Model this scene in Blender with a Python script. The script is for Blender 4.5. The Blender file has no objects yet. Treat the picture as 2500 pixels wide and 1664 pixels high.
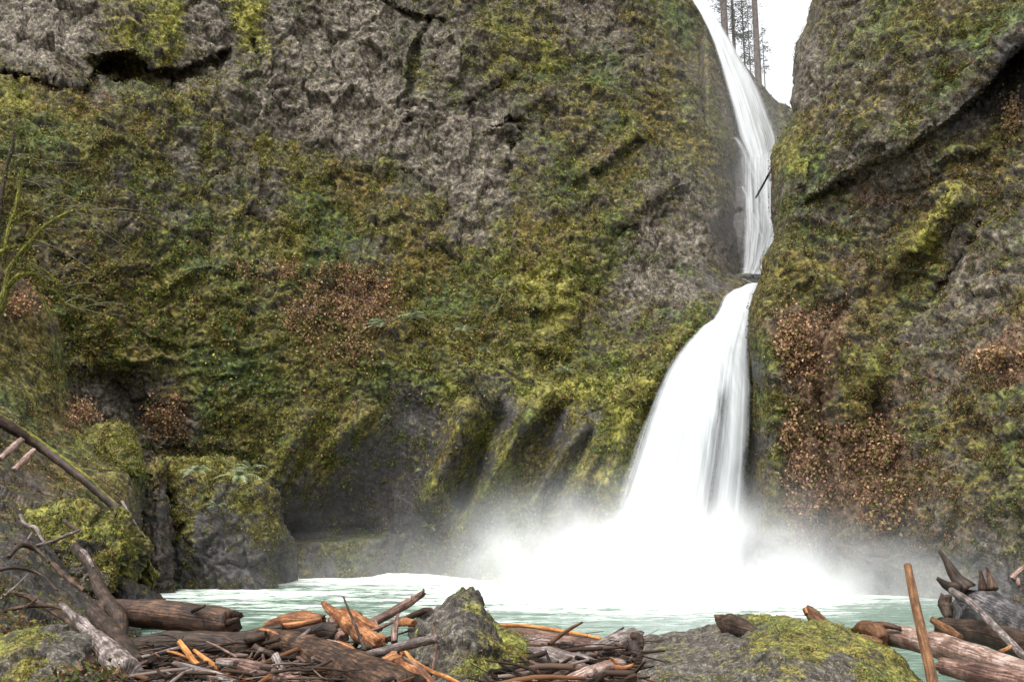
import bpy, math, random
import numpy as np
from mathutils import Vector

random.seed(7)
rng = np.random.default_rng(11)
SC = bpy.context.scene
COL = SC.collection

# ------------------------------------------------------------------ camera
F = 2401.0            # focal length in pixels of a 2500 px wide frame
H = 2.5               # eye height above the pool
TH = math.atan(468.0 / F)
cam_d = bpy.data.cameras.new("camera")
cam = bpy.data.objects.new("camera", cam_d)
COL.objects.link(cam)
cam.location = (0, 0, H)
cam.rotation_euler = (math.radians(90) + TH, 0, 0)
cam_d.sensor_width = 36.0
cam_d.lens = 36.0 * F / 2500.0
cam_d.clip_start = 0.1
cam_d.clip_end = 3000
SC.camera = cam

# ------------------------------------------------------------------ world, sun, exposure
SUN_EL, SUN_AZ = math.radians(64), math.radians(215)
w = bpy.data.worlds.new("World")
SC.world = w
w.use_nodes = True
nt = w.node_tree
sky = nt.nodes.new("ShaderNodeTexSky")
sky.sky_type = 'NISHITA'
sky.sun_disc = False
sky.sun_elevation = SUN_EL
sky.sun_rotation = SUN_AZ
sky.air_density = 1.0
sky.dust_density = 6.0
sky.ozone_density = 0.6
hs = nt.nodes.new("ShaderNodeHueSaturation")
hs.inputs["Value"].default_value = 1.75
hs.inputs["Saturation"].default_value = 0.14      # cloud cover: a nearly white sky
nt.links.new(sky.outputs[0], hs.inputs["Color"])
bg = nt.nodes["Background"]
bg.inputs[1].default_value = 0.15
nt.links.new(hs.outputs[0], bg.inputs[0])

sd = bpy.data.lights.new("sun", 'SUN')
sd.energy = 0.7
sd.angle = math.radians(16)
sd.color = (1.0, 0.96, 0.9)
sun = bpy.data.objects.new("sun", sd)
COL.objects.link(sun)
sv = Vector((math.sin(SUN_AZ) * math.cos(SUN_EL), math.cos(SUN_AZ) * math.cos(SUN_EL), math.sin(SUN_EL)))
sun.rotation_euler = (-sv).to_track_quat('-Z', 'Y').to_euler()
sun.location = (0, 0, 60)

SC.view_settings.view_transform = 'Standard'
SC.view_settings.look = 'None'
SC.view_settings.exposure = 0.74
SC.view_settings.gamma = 1.0
SC.render.filter_size = 2.0
cy = SC.cycles
cy.max_bounces = 8
cy.diffuse_bounces = 3
cy.glossy_bounces = 2
cy.transmission_bounces = 2
cy.volume_bounces = 4
cy.transparent_max_bounces = 24
cy.use_denoising = True
cy.volume_step_rate = 1.0
cy.volume_max_steps = 128

# ------------------------------------------------------------------ helpers
CT, ST = math.cos(TH), math.sin(TH)

def unproj(px, py, d):
    """point at distance d in front of the viewer on the line through a picture point (2500 px wide frame)"""
    px = np.asarray(px, float); py = np.asarray(py, float); d = np.asarray(d, float)
    u = (px - 1250.0) / F
    v = (832.0 - py) / F
    yy = CT - v * ST
    zz = ST + v * CT
    return np.stack([d * u / yy, d + 0 * u, H + d * zz / yy], -1)

def proj(P):
    x, y, z = P[..., 0], P[..., 1], P[..., 2] - H
    dep = y * CT + z * ST
    up = -y * ST + z * CT
    return 1250 + F * x / dep, 832 - F * up / dep

_perm = np.random.default_rng(3).permutation(256)
_perm = np.concatenate([_perm, _perm, _perm])
_g = np.random.default_rng(5).normal(size=(256, 3))
_g /= np.linalg.norm(_g, axis=1, keepdims=True)

def perlin(p):
    pi = np.floor(p).astype(np.int64)
    f = p - pi
    u = f * f * f * (f * (f * 6 - 15) + 10)
    X, Y, Z = pi[..., 0] & 255, pi[..., 1] & 255, pi[..., 2] & 255
    out = 0
    for dx in (0, 1):
        wx = u[..., 0] if dx else 1 - u[..., 0]
        for dy in (0, 1):
            wy = u[..., 1] if dy else 1 - u[..., 1]
            for dz in (0, 1):
                wz = u[..., 2] if dz else 1 - u[..., 2]
                h = _perm[_perm[_perm[(X + dx) & 255] + ((Y + dy) & 255)] + ((Z + dz) & 255)]
                g = _g[h]
                dot = g[..., 0] * (f[..., 0] - dx) + g[..., 1] * (f[..., 1] - dy) + g[..., 2] * (f[..., 2] - dz)
                out = out + wx * wy * wz * dot
    return out * 1.6

def fbm(p, octv=4, gain=0.5, lac=2.03, ridged=False, billow=False):
    a, s, tot = 1.0, 0, 0
    q = np.array(p, float)
    for i in range(octv):
        n = perlin(q + 17.3 * i)
        if ridged: n = 1 - 2 * np.abs(n)
        if billow: n = 2 * np.abs(n) - 0.6
        s = s + a * n
        tot += a
        a *= gain
        q = q * lac
    return s / tot

def worley(p, seed=0):
    """F1 distance, and a random value per cell"""
    pi = np.floor(p).astype(np.int64)
    best = np.full(p.shape[:-1], 9.0)
    second = np.full(p.shape[:-1], 9.0)
    val = np.zeros(p.shape[:-1])
    for dx in (-1, 0, 1):
        for dy in (-1, 0, 1):
            for dz in (-1, 0, 1):
                c = pi + np.array([dx, dy, dz])
                h = _perm[_perm[_perm[(c[..., 0] + seed) & 255] + (c[..., 1] & 255)] + (c[..., 2] & 255)]
                h2 = _perm[h + 31]
                h3 = _perm[h2 + 57]
                fp = c + np.stack([h, h2, h3], -1) / 255.0
                dd = np.sqrt(((fp - p) ** 2).sum(-1))
                closer = dd < best
                second = np.where(closer, best, np.minimum(second, dd))
                val = np.where(closer, _perm[h3 + 11] / 255.0, val)
                best = np.where(closer, dd, best)
    return best, second - best, val

def facets(p, tilt, seed=0):
    """angular joint faces: every cell is a tilted plane"""
    pi = np.floor(p).astype(np.int64)
    best = np.full(p.shape[:-1], 9.0); second = np.full(p.shape[:-1], 9.0); val = np.zeros(p.shape[:-1])
    for dx in (-1, 0, 1):
        for dy in (-1, 0, 1):
            for dz in (-1, 0, 1):
                c = pi + np.array([dx, dy, dz])
                h = _perm[_perm[_perm[(c[..., 0] + seed) & 255] + (c[..., 1] & 255)] + (c[..., 2] & 255)]
                h2 = _perm[h + 31]; h3 = _perm[h2 + 57]
                off = p - (c + np.stack([h, h2, h3], -1) / 255.0)
                dd = np.sqrt((off ** 2).sum(-1))
                closer = dd < best
                second = np.where(closer, best, np.minimum(second, dd))
                v = _perm[h3 + 11] / 255.0 - 0.5 + tilt * (off * _g[_perm[h2 + 91]]).sum(-1)
                val = np.where(closer, v, val); best = np.where(closer, dd, best)
    return val, second - best

def rbf(points, px, py):
    """thin plate interpolation of (px, py, value)"""
    P = np.array(points, float)
    n = len(P)
    s = 1000.0
    X = P[:, :2] / s
    def k(r2): return 0.5 * r2 * np.log(r2 + 1e-9)
    r2 = ((X[:, None] - X[None]) ** 2).sum(-1)
    A = np.zeros((n + 3, n + 3))
    A[:n, :n] = k(r2) + 1e-4 * np.eye(n)
    A[:n, n] = 1; A[:n, n + 1:] = X
    A[n, :n] = 1; A[n + 1:, :n] = X.T
    b = np.concatenate([P[:, 2], [0, 0, 0]])
    c = np.linalg.solve(A, b)
    q = np.stack([px.ravel() / s, py.ravel() / s], -1)
    out = c[n] + q @ c[n + 1:]
    for i in range(n):
        out += c[i] * k(((q - X[i]) ** 2).sum(-1))
    return out.reshape(px.shape)

def idw(points, px, py, power=3.0):
    P = np.array(points, float)
    num = np.zeros(px.shape + (P.shape[1] - 2,)); den = np.zeros(px.shape)
    for r in P:
        wgt = 1.0 / (((px - r[0]) ** 2 + (py - r[1]) ** 2) + 400.0) ** (power / 2)
        den += wgt
        num += wgt[..., None] * r[2:]
    return num / den[..., None]

def poly_dist(px, py, pts):
    best = np.full(px.shape, 1e9)
    for (ax, ay), (bx, by) in zip(pts[:-1], pts[1:]):
        dx, dy = bx - ax, by - ay
        t = np.clip(((px - ax) * dx + (py - ay) * dy) / (dx * dx + dy * dy), 0, 1)
        best = np.minimum(best, np.hypot(px - ax - t * dx, py - ay - t * dy))
    return best

def sstep(a, b, x):
    t = np.clip((x - a) / (b - a), 0, 1)
    return t * t * (3 - 2 * t)

def tag(o, label=None, cat=None, group=None, kind=None):
    if label: o["label"] = label
    if cat: o["category"] = cat
    if group: o["group"] = group
    if kind: o["kind"] = kind
    return o

def new_mesh(name, verts, faces, mat, parent=None, smooth=True, attrs=None, uv=None):
    """faces: (n,4) or (n,3) int array, or list of tuples"""
    me = bpy.data.meshes.new(name)
    if isinstance(faces, np.ndarray):
        verts = np.asarray(verts, np.float32)
        n, k = faces.shape
        me.vertices.add(len(verts)); me.vertices.foreach_set("co", verts.ravel())
        me.loops.add(n * k); me.loops.foreach_set("vertex_index", faces.astype(np.int32).ravel())
        me.polygons.add(n)
        me.polygons.foreach_set("loop_start", np.arange(0, n * k, k, dtype=np.int32))
        me.polygons.foreach_set("loop_total", np.full(n, k, np.int32))
        me.update(calc_edges=True)
    else:
        me.from_pydata([tuple(v) for v in verts], [], faces)
    me.polygons.foreach_set("use_smooth", np.full(len(me.polygons), smooth, bool))
    if attrs:
        for an, arr in attrs.items():
            a = me.attributes.new(an, 'FLOAT_COLOR', 'POINT')
            c = np.ones((len(verts), 4), np.float32)
            c[:, :arr.shape[1]] = arr
            a.data.foreach_set("color", c.ravel())
    if uv is not None:
        ul = me.uv_layers.new(name="UVMap")
        li = np.zeros(len(me.loops), np.int32); me.loops.foreach_get("vertex_index", li)
        ul.data.foreach_set("uv", np.asarray(uv, np.float32)[li].ravel())
    me.materials.append(mat)
    o = bpy.data.objects.new(name, me)
    COL.objects.link(o)
    if parent is not None: o.parent = parent
    return o

def grid_faces(nr, nc):
    i = np.arange(nr * nc).reshape(nr, nc)
    return np.stack([i[:-1, :-1], i[1:, :-1], i[1:, 1:], i[:-1, 1:]], -1).reshape(-1, 4)

def grid_normals(P):
    du = np.gradient(P, axis=1); dv = np.gradient(P, axis=0)
    n = np.cross(dv, du)
    n /= np.linalg.norm(n, axis=-1, keepdims=True) + 1e-9
    return n

def empty(name, loc):
    o = bpy.data.objects.new(name, None)
    COL.objects.link(o); o.location = loc
    o.empty_display_size = 0.2
    return o

# ------------------------------------------------------------------ materials
class NT:
    def __init__(self, name):
        self.m = bpy.data.materials.new(name); self.m.use_nodes = True
        self.t = self.m.node_tree
        self.b = self.t.nodes["Principled BSDF"]
        self.out = self.t.nodes["Material Output"]
    def n(self, typ, **kw):
        x = self.t.nodes.new(typ)
        for k, v in kw.items(): setattr(x, k, v)
        return x
    def l(self, a, b): self.t.links.new(a, b)
    def sock(self, s, v):
        if hasattr(v, "is_output"): self.l(v, s)
        else: s.default_value = v
    def math(self, op, a, b=None, c=None, clamp=False):
        x = self.n("ShaderNodeMath", operation=op, use_clamp=clamp)
        self.sock(x.inputs[0], a)
        if b is not None: self.sock(x.inputs[1], b)
        if c is not None: self.sock(x.inputs[2], c)
        return x.outputs[0]
    def noise(self, vec, scale, detail=5, rough=0.6, dist=0.0):
        x = self.n("ShaderNodeTexNoise")
        if vec is not None: self.l(vec, x.inputs["Vector"])
        x.inputs["Scale"].default_value = scale; x.inputs["Detail"].default_value = detail
        x.inputs["Roughness"].default_value = rough; x.inputs["Distortion"].default_value = dist
        return x.outputs[0]
    def ramp(self, fac, stops):
        x = self.n("ShaderNodeValToRGB")
        e = x.color_ramp.elements
        while len(e) < len(stops): e.new(0.5)
        for i, (p, c) in enumerate(stops):
            e[i].position = p; e[i].color = tuple(c) + (1,) if len(c) == 3 else c
        self.l(fac, x.inputs[0])
        return x.outputs[0]
    def mix(self, fac, a, b, mode='MIX'):
        x = self.n("ShaderNodeMix", data_type='RGBA', blend_type=mode)
        self.sock(x.inputs[0], fac)
        for s, v in ((x.inputs[6], a), (x.inputs[7], b)):
            if hasattr(v, "is_output"): self.l(v, s)
            else: s.default_value = tuple(v) + (1,)
        return x.outputs[2]
    def maprange(self, v, a, b, c=0.0, d=1.0, smooth=True):
        x = self.n("ShaderNodeMapRange", interpolation_type='SMOOTHSTEP' if smooth else 'LINEAR')
        self.sock(x.inputs[0], v)
        x.inputs[1].default_value = a; x.inputs[2].default_value = b
        x.inputs[3].default_value = c; x.inputs[4].default_value = d
        return x.outputs[0]
    def bump(self, h, strength, dist):
        x = self.n("ShaderNodeBump")
        x.inputs["Strength"].default_value = strength; x.inputs["Distance"].default_value = dist
        self.l(h, x.inputs["Height"])
        self.l(x.outputs[0], self.b.inputs["Normal"])

def rock_material(name, sc=1.0, light=1.0, tint=(1, 1, 1)):
    """stone with moss, leaf litter and wet patches placed by the mesh attribute 'mask' (moss, litter, wet, yellow)"""
    k = NT(name)
    pos = k.n("ShaderNodeNewGeometry")
    P = pos.outputs["Position"]
    at = k.n("ShaderNodeAttribute", attribute_name="mask")
    sep = k.n("ShaderNodeSeparateColor"); k.l(at.outputs["Color"], sep.inputs[0])
    moss, litter, wet, yellow = sep.outputs[0], sep.outputs[1], sep.outputs[2], at.outputs["Alpha"]
    n1 = k.noise(P, 0.8 * sc, 7, 0.65)
    n2 = k.noise(P, 4.0 * sc, 6, 0.7)
    n3 = k.noise(P, 11.0 * sc, 3, 0.6)
    n4 = k.noise(P, 2.1 * sc, 5, 0.6)
    r = k.math('ADD', k.math('MULTIPLY', n2, 0.66), k.math('MULTIPLY', n3, 0.34))
    L = light
    def tc(*c): return tuple(min(1, a * L * t) for a, t in zip(c, tint))
    rock = k.ramp(r, [(0.36, tc(0.028, 0.026, 0.022)), (0.46, tc(0.09, 0.083, 0.073)), (0.54, tc(0.20, 0.187, 0.168)), (0.66, tc(0.42, 0.40, 0.365))])
    patch = k.ramp(n4, [(0.36, (0.30, 0.285, 0.27)), (0.50, (0.78, 0.765, 0.745)), (0.64, (1.2, 1.18, 1.14))])
    stain = k.ramp(n1, [(0.36, (0.45, 0.41, 0.36)), (0.47, (0.95, 0.94, 0.93)), (0.66, (1.15, 1.13, 1.09))])
    patch = k.mix(1.0, patch, stain, 'MULTIPLY')
    rock = k.mix(1.0, rock, patch, 'MULTIPLY')
    rock = k.mix(1.0, rock, k.ramp(moss, [(0.02, (1.25, 1.22, 1.16)), (0.35, (0.8, 0.78, 0.74))]), 'MULTIPLY')  # low-moss stone painted paler: lichen crust, plus strong light on the bare overhang
    wet_shade_f = k.maprange(k.math('ADD', wet, k.math('MULTIPLY', k.math('SUBTRACT', n4, 0.5), 0.8)), 0.3, 0.75)
    wet_shade_rock = k.ramp(r, [(0.38, (0.010, 0.009, 0.009)), (0.52, (0.035, 0.031, 0.029)), (0.68, (0.10, 0.09, 0.085))])
    rock = k.mix(wet_shade_f, rock, wet_shade_rock)
    mc = k.ramp(k.math('ADD', k.math('MULTIPLY', n2, 0.6), k.math('MULTIPLY', n4, 0.4)),
                [(0.39, (0.006, 0.005, 0.003)), (0.48, (0.034, 0.031, 0.009)), (0.56, (0.11, 0.103, 0.022)), (0.66, (0.23, 0.215, 0.055))])
    my = k.ramp(n2, [(0.36, (0.03, 0.028, 0.008)), (0.5, (0.15, 0.14, 0.028)), (0.66, (0.36, 0.335, 0.06))])
    n5 = k.noise(P, 0.22 * sc, 4, 0.6)
    mc = k.mix(1.0, mc, k.ramp(n5, [(0.38, (1.15, 0.92, 0.85)), (0.5, (1.0, 1.0, 1.0)), (0.62, (0.62, 0.92, 0.85))]), 'MULTIPLY')
    yf = k.maprange(k.math('ADD', yellow, k.math('MULTIPLY', k.math('SUBTRACT', n1, 0.5), 1.0)), 0.25, 0.7)
    mc = k.mix(yf, mc, my)
    nz = k.n("ShaderNodeSeparateXYZ"); k.l(pos.outputs["Normal"], nz.inputs[0])
    s = k.math('ADD', moss, k.math('MULTIPLY', k.math('SUBTRACT', n1, 0.5), 1.1))
    s = k.math('ADD', s, k.math('MULTIPLY', k.math('SUBTRACT', n3, 0.5), 0.9))
    s = k.math('ADD', s, k.math('MULTIPLY', nz.outputs[2], 0.22))
    mf = k.maprange(s, 0.44, 0.60)
    col = k.mix(mf, rock, mc)
    lc = k.ramp(n2, [(0.3, (0.022, 0.014, 0.009)), (0.5, (0.085, 0.05, 0.03)), (0.68, (0.21, 0.125, 0.07))])
    lf = k.maprange(k.math('ADD', litter, k.math('MULTIPLY', k.math('SUBTRACT', n4, 0.5), 1.3)), 0.45, 0.7)
    col = k.mix(k.math('MULTIPLY', lf, 0.85), col, lc)
    k.l(col, k.b.inputs["Base Color"])
    rg = k.math('SUBTRACT', 0.9, k.math('MULTIPLY', wet_shade_f, 0.4))
    k.l(rg, k.b.inputs["Roughness"])
    k.b.inputs["Specular IOR Level"].default_value = 0.3
    k.bump(r, 0.5, 0.24 / sc)
    return k.m

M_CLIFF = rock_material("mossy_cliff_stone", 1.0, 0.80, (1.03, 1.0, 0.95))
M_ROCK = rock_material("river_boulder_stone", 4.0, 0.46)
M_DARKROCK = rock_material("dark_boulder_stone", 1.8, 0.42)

def leaf_material(name, rough=0.8):
    k = NT(name)
    at = k.n("ShaderNodeAttribute", attribute_name="tint")
    k.l(at.outputs["Color"], k.b.inputs["Base Color"])
    k.b.inputs["Roughness"].default_value = rough
    k.b.inputs["Specular IOR Level"].default_value = 0.2
    tr = k.n("ShaderNodeBsdfTranslucent")
    k.l(at.outputs["Color"], tr.inputs[0])
    mx = k.n("ShaderNodeMixShader"); mx.inputs[0].default_value = 0.25
    k.l(k.b.outputs[0], mx.inputs[1]); k.l(tr.outputs[0], mx.inputs[2])
    k.l(mx.outputs[0], k.out.inputs[0])
    return k.m
M_LEAF = leaf_material("moss_and_leaves")

def wood_material(name, dark, mid, light, rough=0.55, bias=0.0, scale=1.0):
    k = NT(name)
    uv = k.n("ShaderNodeTexCoord").outputs["UV"]
    mp = k.n("ShaderNodeMapping"); mp.inputs["Scale"].default_value = (3.0 * scale, 26.0 * scale, 1); k.l(uv, mp.inputs[0])
    pos = k.n("ShaderNodeNewGeometry").outputs["Position"]
    g = k.noise(mp.outputs[0], 1.0, 6, 0.65, 0.4)
    b = k.noise(pos, 3.5 * scale, 4, 0.6)
    c = k.noise(pos, 22.0 * scale, 3, 0.6)
    f = k.math('ADD', k.math('MULTIPLY', g, 0.5), k.math('MULTIPLY', b, 0.35))
    f = k.math('ADD', f, k.math('MULTIPLY', c, 0.15))
    col = k.ramp(f, [(0.40 - bias, dark), (0.50 - bias, mid), (0.61 - bias, light)])
    k.l(col, k.b.inputs["Base Color"])
    k.b.inputs["Roughness"].default_value = rough
    k.b.inputs["Specular IOR Level"].default_value = 0.22
    k.bump(f, 0.9, 0.05)
    return k.m
W_BARK = wood_material("wet_brown_bark", (0.006, 0.003, 0.002), (0.034, 0.018, 0.011), (0.13, 0.072, 0.040), 0.5)
W_DARK = wood_material("dark_soaked_wood", (0.005, 0.003, 0.002), (0.024, 0.014, 0.009), (0.085, 0.052, 0.033), 0.5)
W_GREY = wood_material("grey_weathered_wood", (0.022, 0.016, 0.014), (0.095, 0.073, 0.064), (0.32, 0.27, 0.25), 0.5)
W_PURP = wood_material("reddish_grey_wood", (0.02, 0.010, 0.008), (0.095, 0.052, 0.038), (0.29, 0.19, 0.15), 0.5)
W_ORANGE = wood_material("orange_broken_wood", (0.025, 0.009, 0.004), (0.155, 0.058, 0.022), (0.42, 0.20, 0.08), 0.5)
W_BRIGHT = wood_material("bright_peeled_stick", (0.12, 0.045, 0.012), (0.30, 0.12, 0.028), (0.52, 0.26, 0.08), 0.5)
W_PALE = wood_material("pale_peeled_log", (0.05, 0.028, 0.020), (0.17, 0.105, 0.08), (0.43, 0.345, 0.30), 0.5)
W_BLACK = wood_material("charred_grey_log", (0.008, 0.007, 0.007), (0.040, 0.036, 0.036), (0.17, 0.155, 0.155), 0.5)
W_RUST = wood_material("rusty_brown_pole", (0.022, 0.009, 0.004), (0.085, 0.038, 0.015), (0.20, 0.10, 0.04), 0.6)
W_MOSSY = wood_material("moss_coated_branch", (0.012, 0.012, 0.004), (0.075, 0.075, 0.014), (0.24, 0.23, 0.035), 0.9)
W_TRUNK = wood_material("fir_trunk_bark", (0.03, 0.022, 0.018), (0.09, 0.07, 0.06), (0.18, 0.15, 0.13), 0.8)
W_TWIG = wood_material("pale_bare_twig", (0.05, 0.045, 0.025), (0.11, 0.10, 0.06), (0.20, 0.18, 0.12), 0.8)

# ------------------------------------------------------------------ leaf scatter
def leaf_quads(pos, nor, size, tint, rs=rng, aspect=0.55, spread=0.9):
    """small pointed leaf faces at pos, turned roughly outwards"""
    n = len(pos)
    nn = nor + rs.normal(size=(n, 3)) * spread
    nn /= np.linalg.norm(nn, axis=1, keepdims=True)
    t = rs.normal(size=(n, 3)); t[:, 2] -= 0.6
    t -= (t * nn).sum(1, keepdims=True) * nn
    t /= np.linalg.norm(t, axis=1, keepdims=True)
    b = np.cross(nn, t)
    s = size[:, None]
    a0 = pos - t * s * 0.5
    a1 = pos + b * s * aspect * 0.5 + nn * s * 0.12
    a2 = pos + t * s * 0.5 - nn * s * 0.1
    a3 = pos - b * s * aspect * 0.5 + nn * s * 0.12
    V = np.stack([a0, a1, a2, a3], 1).reshape(-1, 3)
    Fc = np.arange(4 * n).reshape(n, 4)
    T = np.repeat(tint, 4, axis=0)
    return V, Fc, T

MOSS_PAL = np.array([[0.050, 0.050, 0.012], [0.078, 0.078, 0.015], [0.108, 0.108, 0.019], [0.135, 0.135, 0.024], [0.085, 0.104, 0.026], [0.155, 0.155, 0.030], [0.092, 0.076, 0.032]])
YEL_PAL = np.array([[0.16, 0.155, 0.024], [0.23, 0.225, 0.034], [0.31, 0.295, 0.05]])
BRN_PAL = np.array([[0.07, 0.036, 0.020], [0.13, 0.07, 0.038], [0.22, 0.12, 0.065], [0.30, 0.18, 0.10], [0.05, 0.026, 0.018]])
GRN_PAL = np.array([[0.045, 0.075, 0.018], [0.08, 0.125, 0.03], [0.12, 0.17, 0.05], [0.03, 0.05, 0.012]])

def pal(P, n, rs=rng, jit=0.16):
    c = P[rs.integers(0, len(P), n)] * (1 + rs.normal(size=(n, 1)) * jit).clip(0.4, 1.8)
    return c

def scatter(name, G, weight, n, smin, smax, lift, palette_fn, mat=M_LEAF, parent=None, spread=0.55, clump=1.1):
    P, N, M = G["P"], G["N"], G["M"]
    if clump:
        c_ = fbm(P * clump + 8, 4)
        weight = weight * (0.06 + sstep(-0.12, 0.30, c_)) * (0.15 + sstep(-0.15, 0.35, fbm(P * clump * 3.7 + 3, 2)))
    w_ = weight.ravel().clip(0); w_ = w_ / w_.sum()
    idx = rng.choice(len(w_), n, p=w_)
    p = P.reshape(-1, 3)[idx]; nn = N.reshape(-1, 3)[idx]; m = M.reshape(-1, M.shape[-1])[idx]
    cell = G["cell"]
    p = p + rng.normal(size=p.shape) * cell + nn * (rng.random((n, 1)) * lift)
    size = smin + (smax - smin) * rng.random(n) ** 2
    V, Fc, T = leaf_quads(p, nn, size, palette_fn(m, n, p), spread=spread)
    return new_mesh(name, V, Fc, mat, parent, smooth=False, attrs={"tint": T})

def cliff_palette(m, n, p):
    c = pal(MOSS_PAL, n)
    hue = fbm(p * 0.22 + 9, 3)[:, None]; val = fbm(p * 0.9 + 4, 3)[:, None]
    c = c * (1 + np.clip(hue * 2.2, -1, 1) * np.array([-0.30, 0.02, 0.0])) * (1 + 0.9 * val).clip(.35, 1.9)
    y = pal(YEL_PAL, n) * 0.8; b = pal(BRN_PAL, n); g = pal(GRN_PAL, n)
    c = np.where(rng.random((n, 1)) < 0.10, g, c)
    c = np.where(rng.random((n, 1)) < (m[:, 0:1] > .93) * (m[:, 3:4] < .12) * .7, g * .8, c)
    c = np.where(rng.random((n, 1)) < m[:, 3:4] * 0.5, y, c)
    c = np.where(rng.random((n, 1)) < (m[:, 1:2] * 0.9 + 0.07), b, c)
    return 1.15 * c * (1 - 0.35 * m[:, 2:3])

# ------------------------------------------------------------------ cliffs
def displace(P, M, amp=1.0, seed=0.0, fade=None, rocky=1.0):
    """relief of the rock face: big bulges, joint blocks in bare stone, cushions where moss grows"""
    N = grid_normals(P)
    moss = M[..., 0:1]; q = P + seed
    big = fbm(q * 0.13, 3) * 1.5
    mid = fbm(q * 0.42, 4, ridged=True) * 0.55
    strata = np.stack([q[..., 0] * 0.62 + q[..., 2] * 0.22, q[..., 1] * 0.4, q[..., 2] * 0.36 - q[..., 0] * 0.12], -1) + np.stack([fbm(q * 0.35 + 2, 3), fbm(q * 0.35 + 31, 3), fbm(q * 0.35 + 57, 3)], -1) * 0.8
    e1, gap, val = worley(strata * 0.8)
    block = (val - 0.5) * 0.8 - 0.35 * np.exp(-(gap / 0.07) ** 2)
    e2, gap2, val2 = worley(q * np.array([1.3, 1.0, 0.8]) + np.stack([fbm(q * 0.9 + 3, 3), fbm(q * 0.9 + 33, 3), fbm(q * 0.9 + 63, 3)], -1) * 0.7, 9)
    block2 = (val2 - 0.5) * 0.36 - 0.14 * np.exp(-(gap2 / 0.08) ** 2)
    cush = fbm(q * np.array([1.0, 1.0, 1.5]), 4, billow=True) * 0.55
    lump = (fbm(q * np.array([1.7, 1.7, 2.4]) + 40, 3, billow=True) * 0.34)
    fine = fbm(q * 3.2, 3) * 0.20
    wq = np.stack([fbm(q * 0.5 + 71, 3), fbm(q * 0.5 + 83, 3), fbm(q * 0.5 + 97, 3)], -1) * 0.5
    fv, fg = facets(np.stack([q[..., 0] * 0.5 + q[..., 2] * 0.10, q[..., 1] * 0.4, q[..., 2] * 0.30 - q[..., 0] * 0.10], -1) + wq * 0.5, 1.1, 3)
    fv2, fg2 = facets(np.stack([q[..., 0] * 1.5 + q[..., 2] * 0.3, q[..., 1] * 1.2, q[..., 2] * 0.95 - q[..., 0] * 0.3], -1) + wq, 1.2, 17)
    plane = fv * 1.0 - 0.30 * np.exp(-(fg / 0.035) ** 2) + fv2 * 0.24 - 0.10 * np.exp(-(fg2 / 0.05) ** 2)
    def ledge(step, warp, tilt, seed2):
        ph = q[..., 2] / step + tilt * q[..., 0] / step + warp * fbm(q * (0.55 / step) + seed2, 3)
        f = ph - np.floor(ph)
        prof = np.where(f < 0.14, f / 0.14, (1 - f) / 0.86) 
        return prof * sstep(-0.25, 0.35, fbm(q * (0.8 / step) + seed2 + 50, 2)) 
    dry = 1 - 0.8 * M[..., 2]
    led = (ledge(1.9, 1.6, 0.22, 3.0) * 0.95 + ledge(0.75, 1.3, -0.15, 21.0) * 0.36) * (0.25 + 0.75 * moss[..., 0]) * dry
    bare = (1 - moss[..., 0]).clip(0, 1)
    rocky = rocky * (1 - 0.75 * M[..., 2])
    d = big + 0.45 * mid + rocky * ((0.25 + 0.2 * bare) * block + (0.15 + 0.85 * bare) * plane) + (1 - 0.5 * M[..., 2]) * (0.35 + 0.15 * bare) * block2 + moss[..., 0] * cush * 0.85 + moss[..., 0] * lump + led + fine * (0.5 + 0.5 * moss[..., 0])
    d = d * amp
    if fade is not None: d = d * fade
    return P + N * d[..., None]

def polyx(pts, y):
    a = np.array(sorted((p[1], p[0]) for p in pts), float)
    return np.interp(y, a[:, 0], a[:, 1])

def overhang(px, py, pts, A, L, lift=0):
    """deepens the face just below the line pts: the stone above it hangs over"""
    a = np.array(pts, float)
    yl = np.interp(px, a[:, 0], a[:, 1])
    t = py - yl
    inx = sstep(a[0, 0] - 12, a[0, 0] + 25, px) * (1 - sstep(a[-1, 0] - 25, a[-1, 0] + 12, px))
    t = t + 4 * perlin(np.stack([px / 9, py / 9, 0 * px], -1))
    return inx * A * sstep(0, 13, t) * np.exp(-np.maximum(t, 0) / L)

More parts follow.
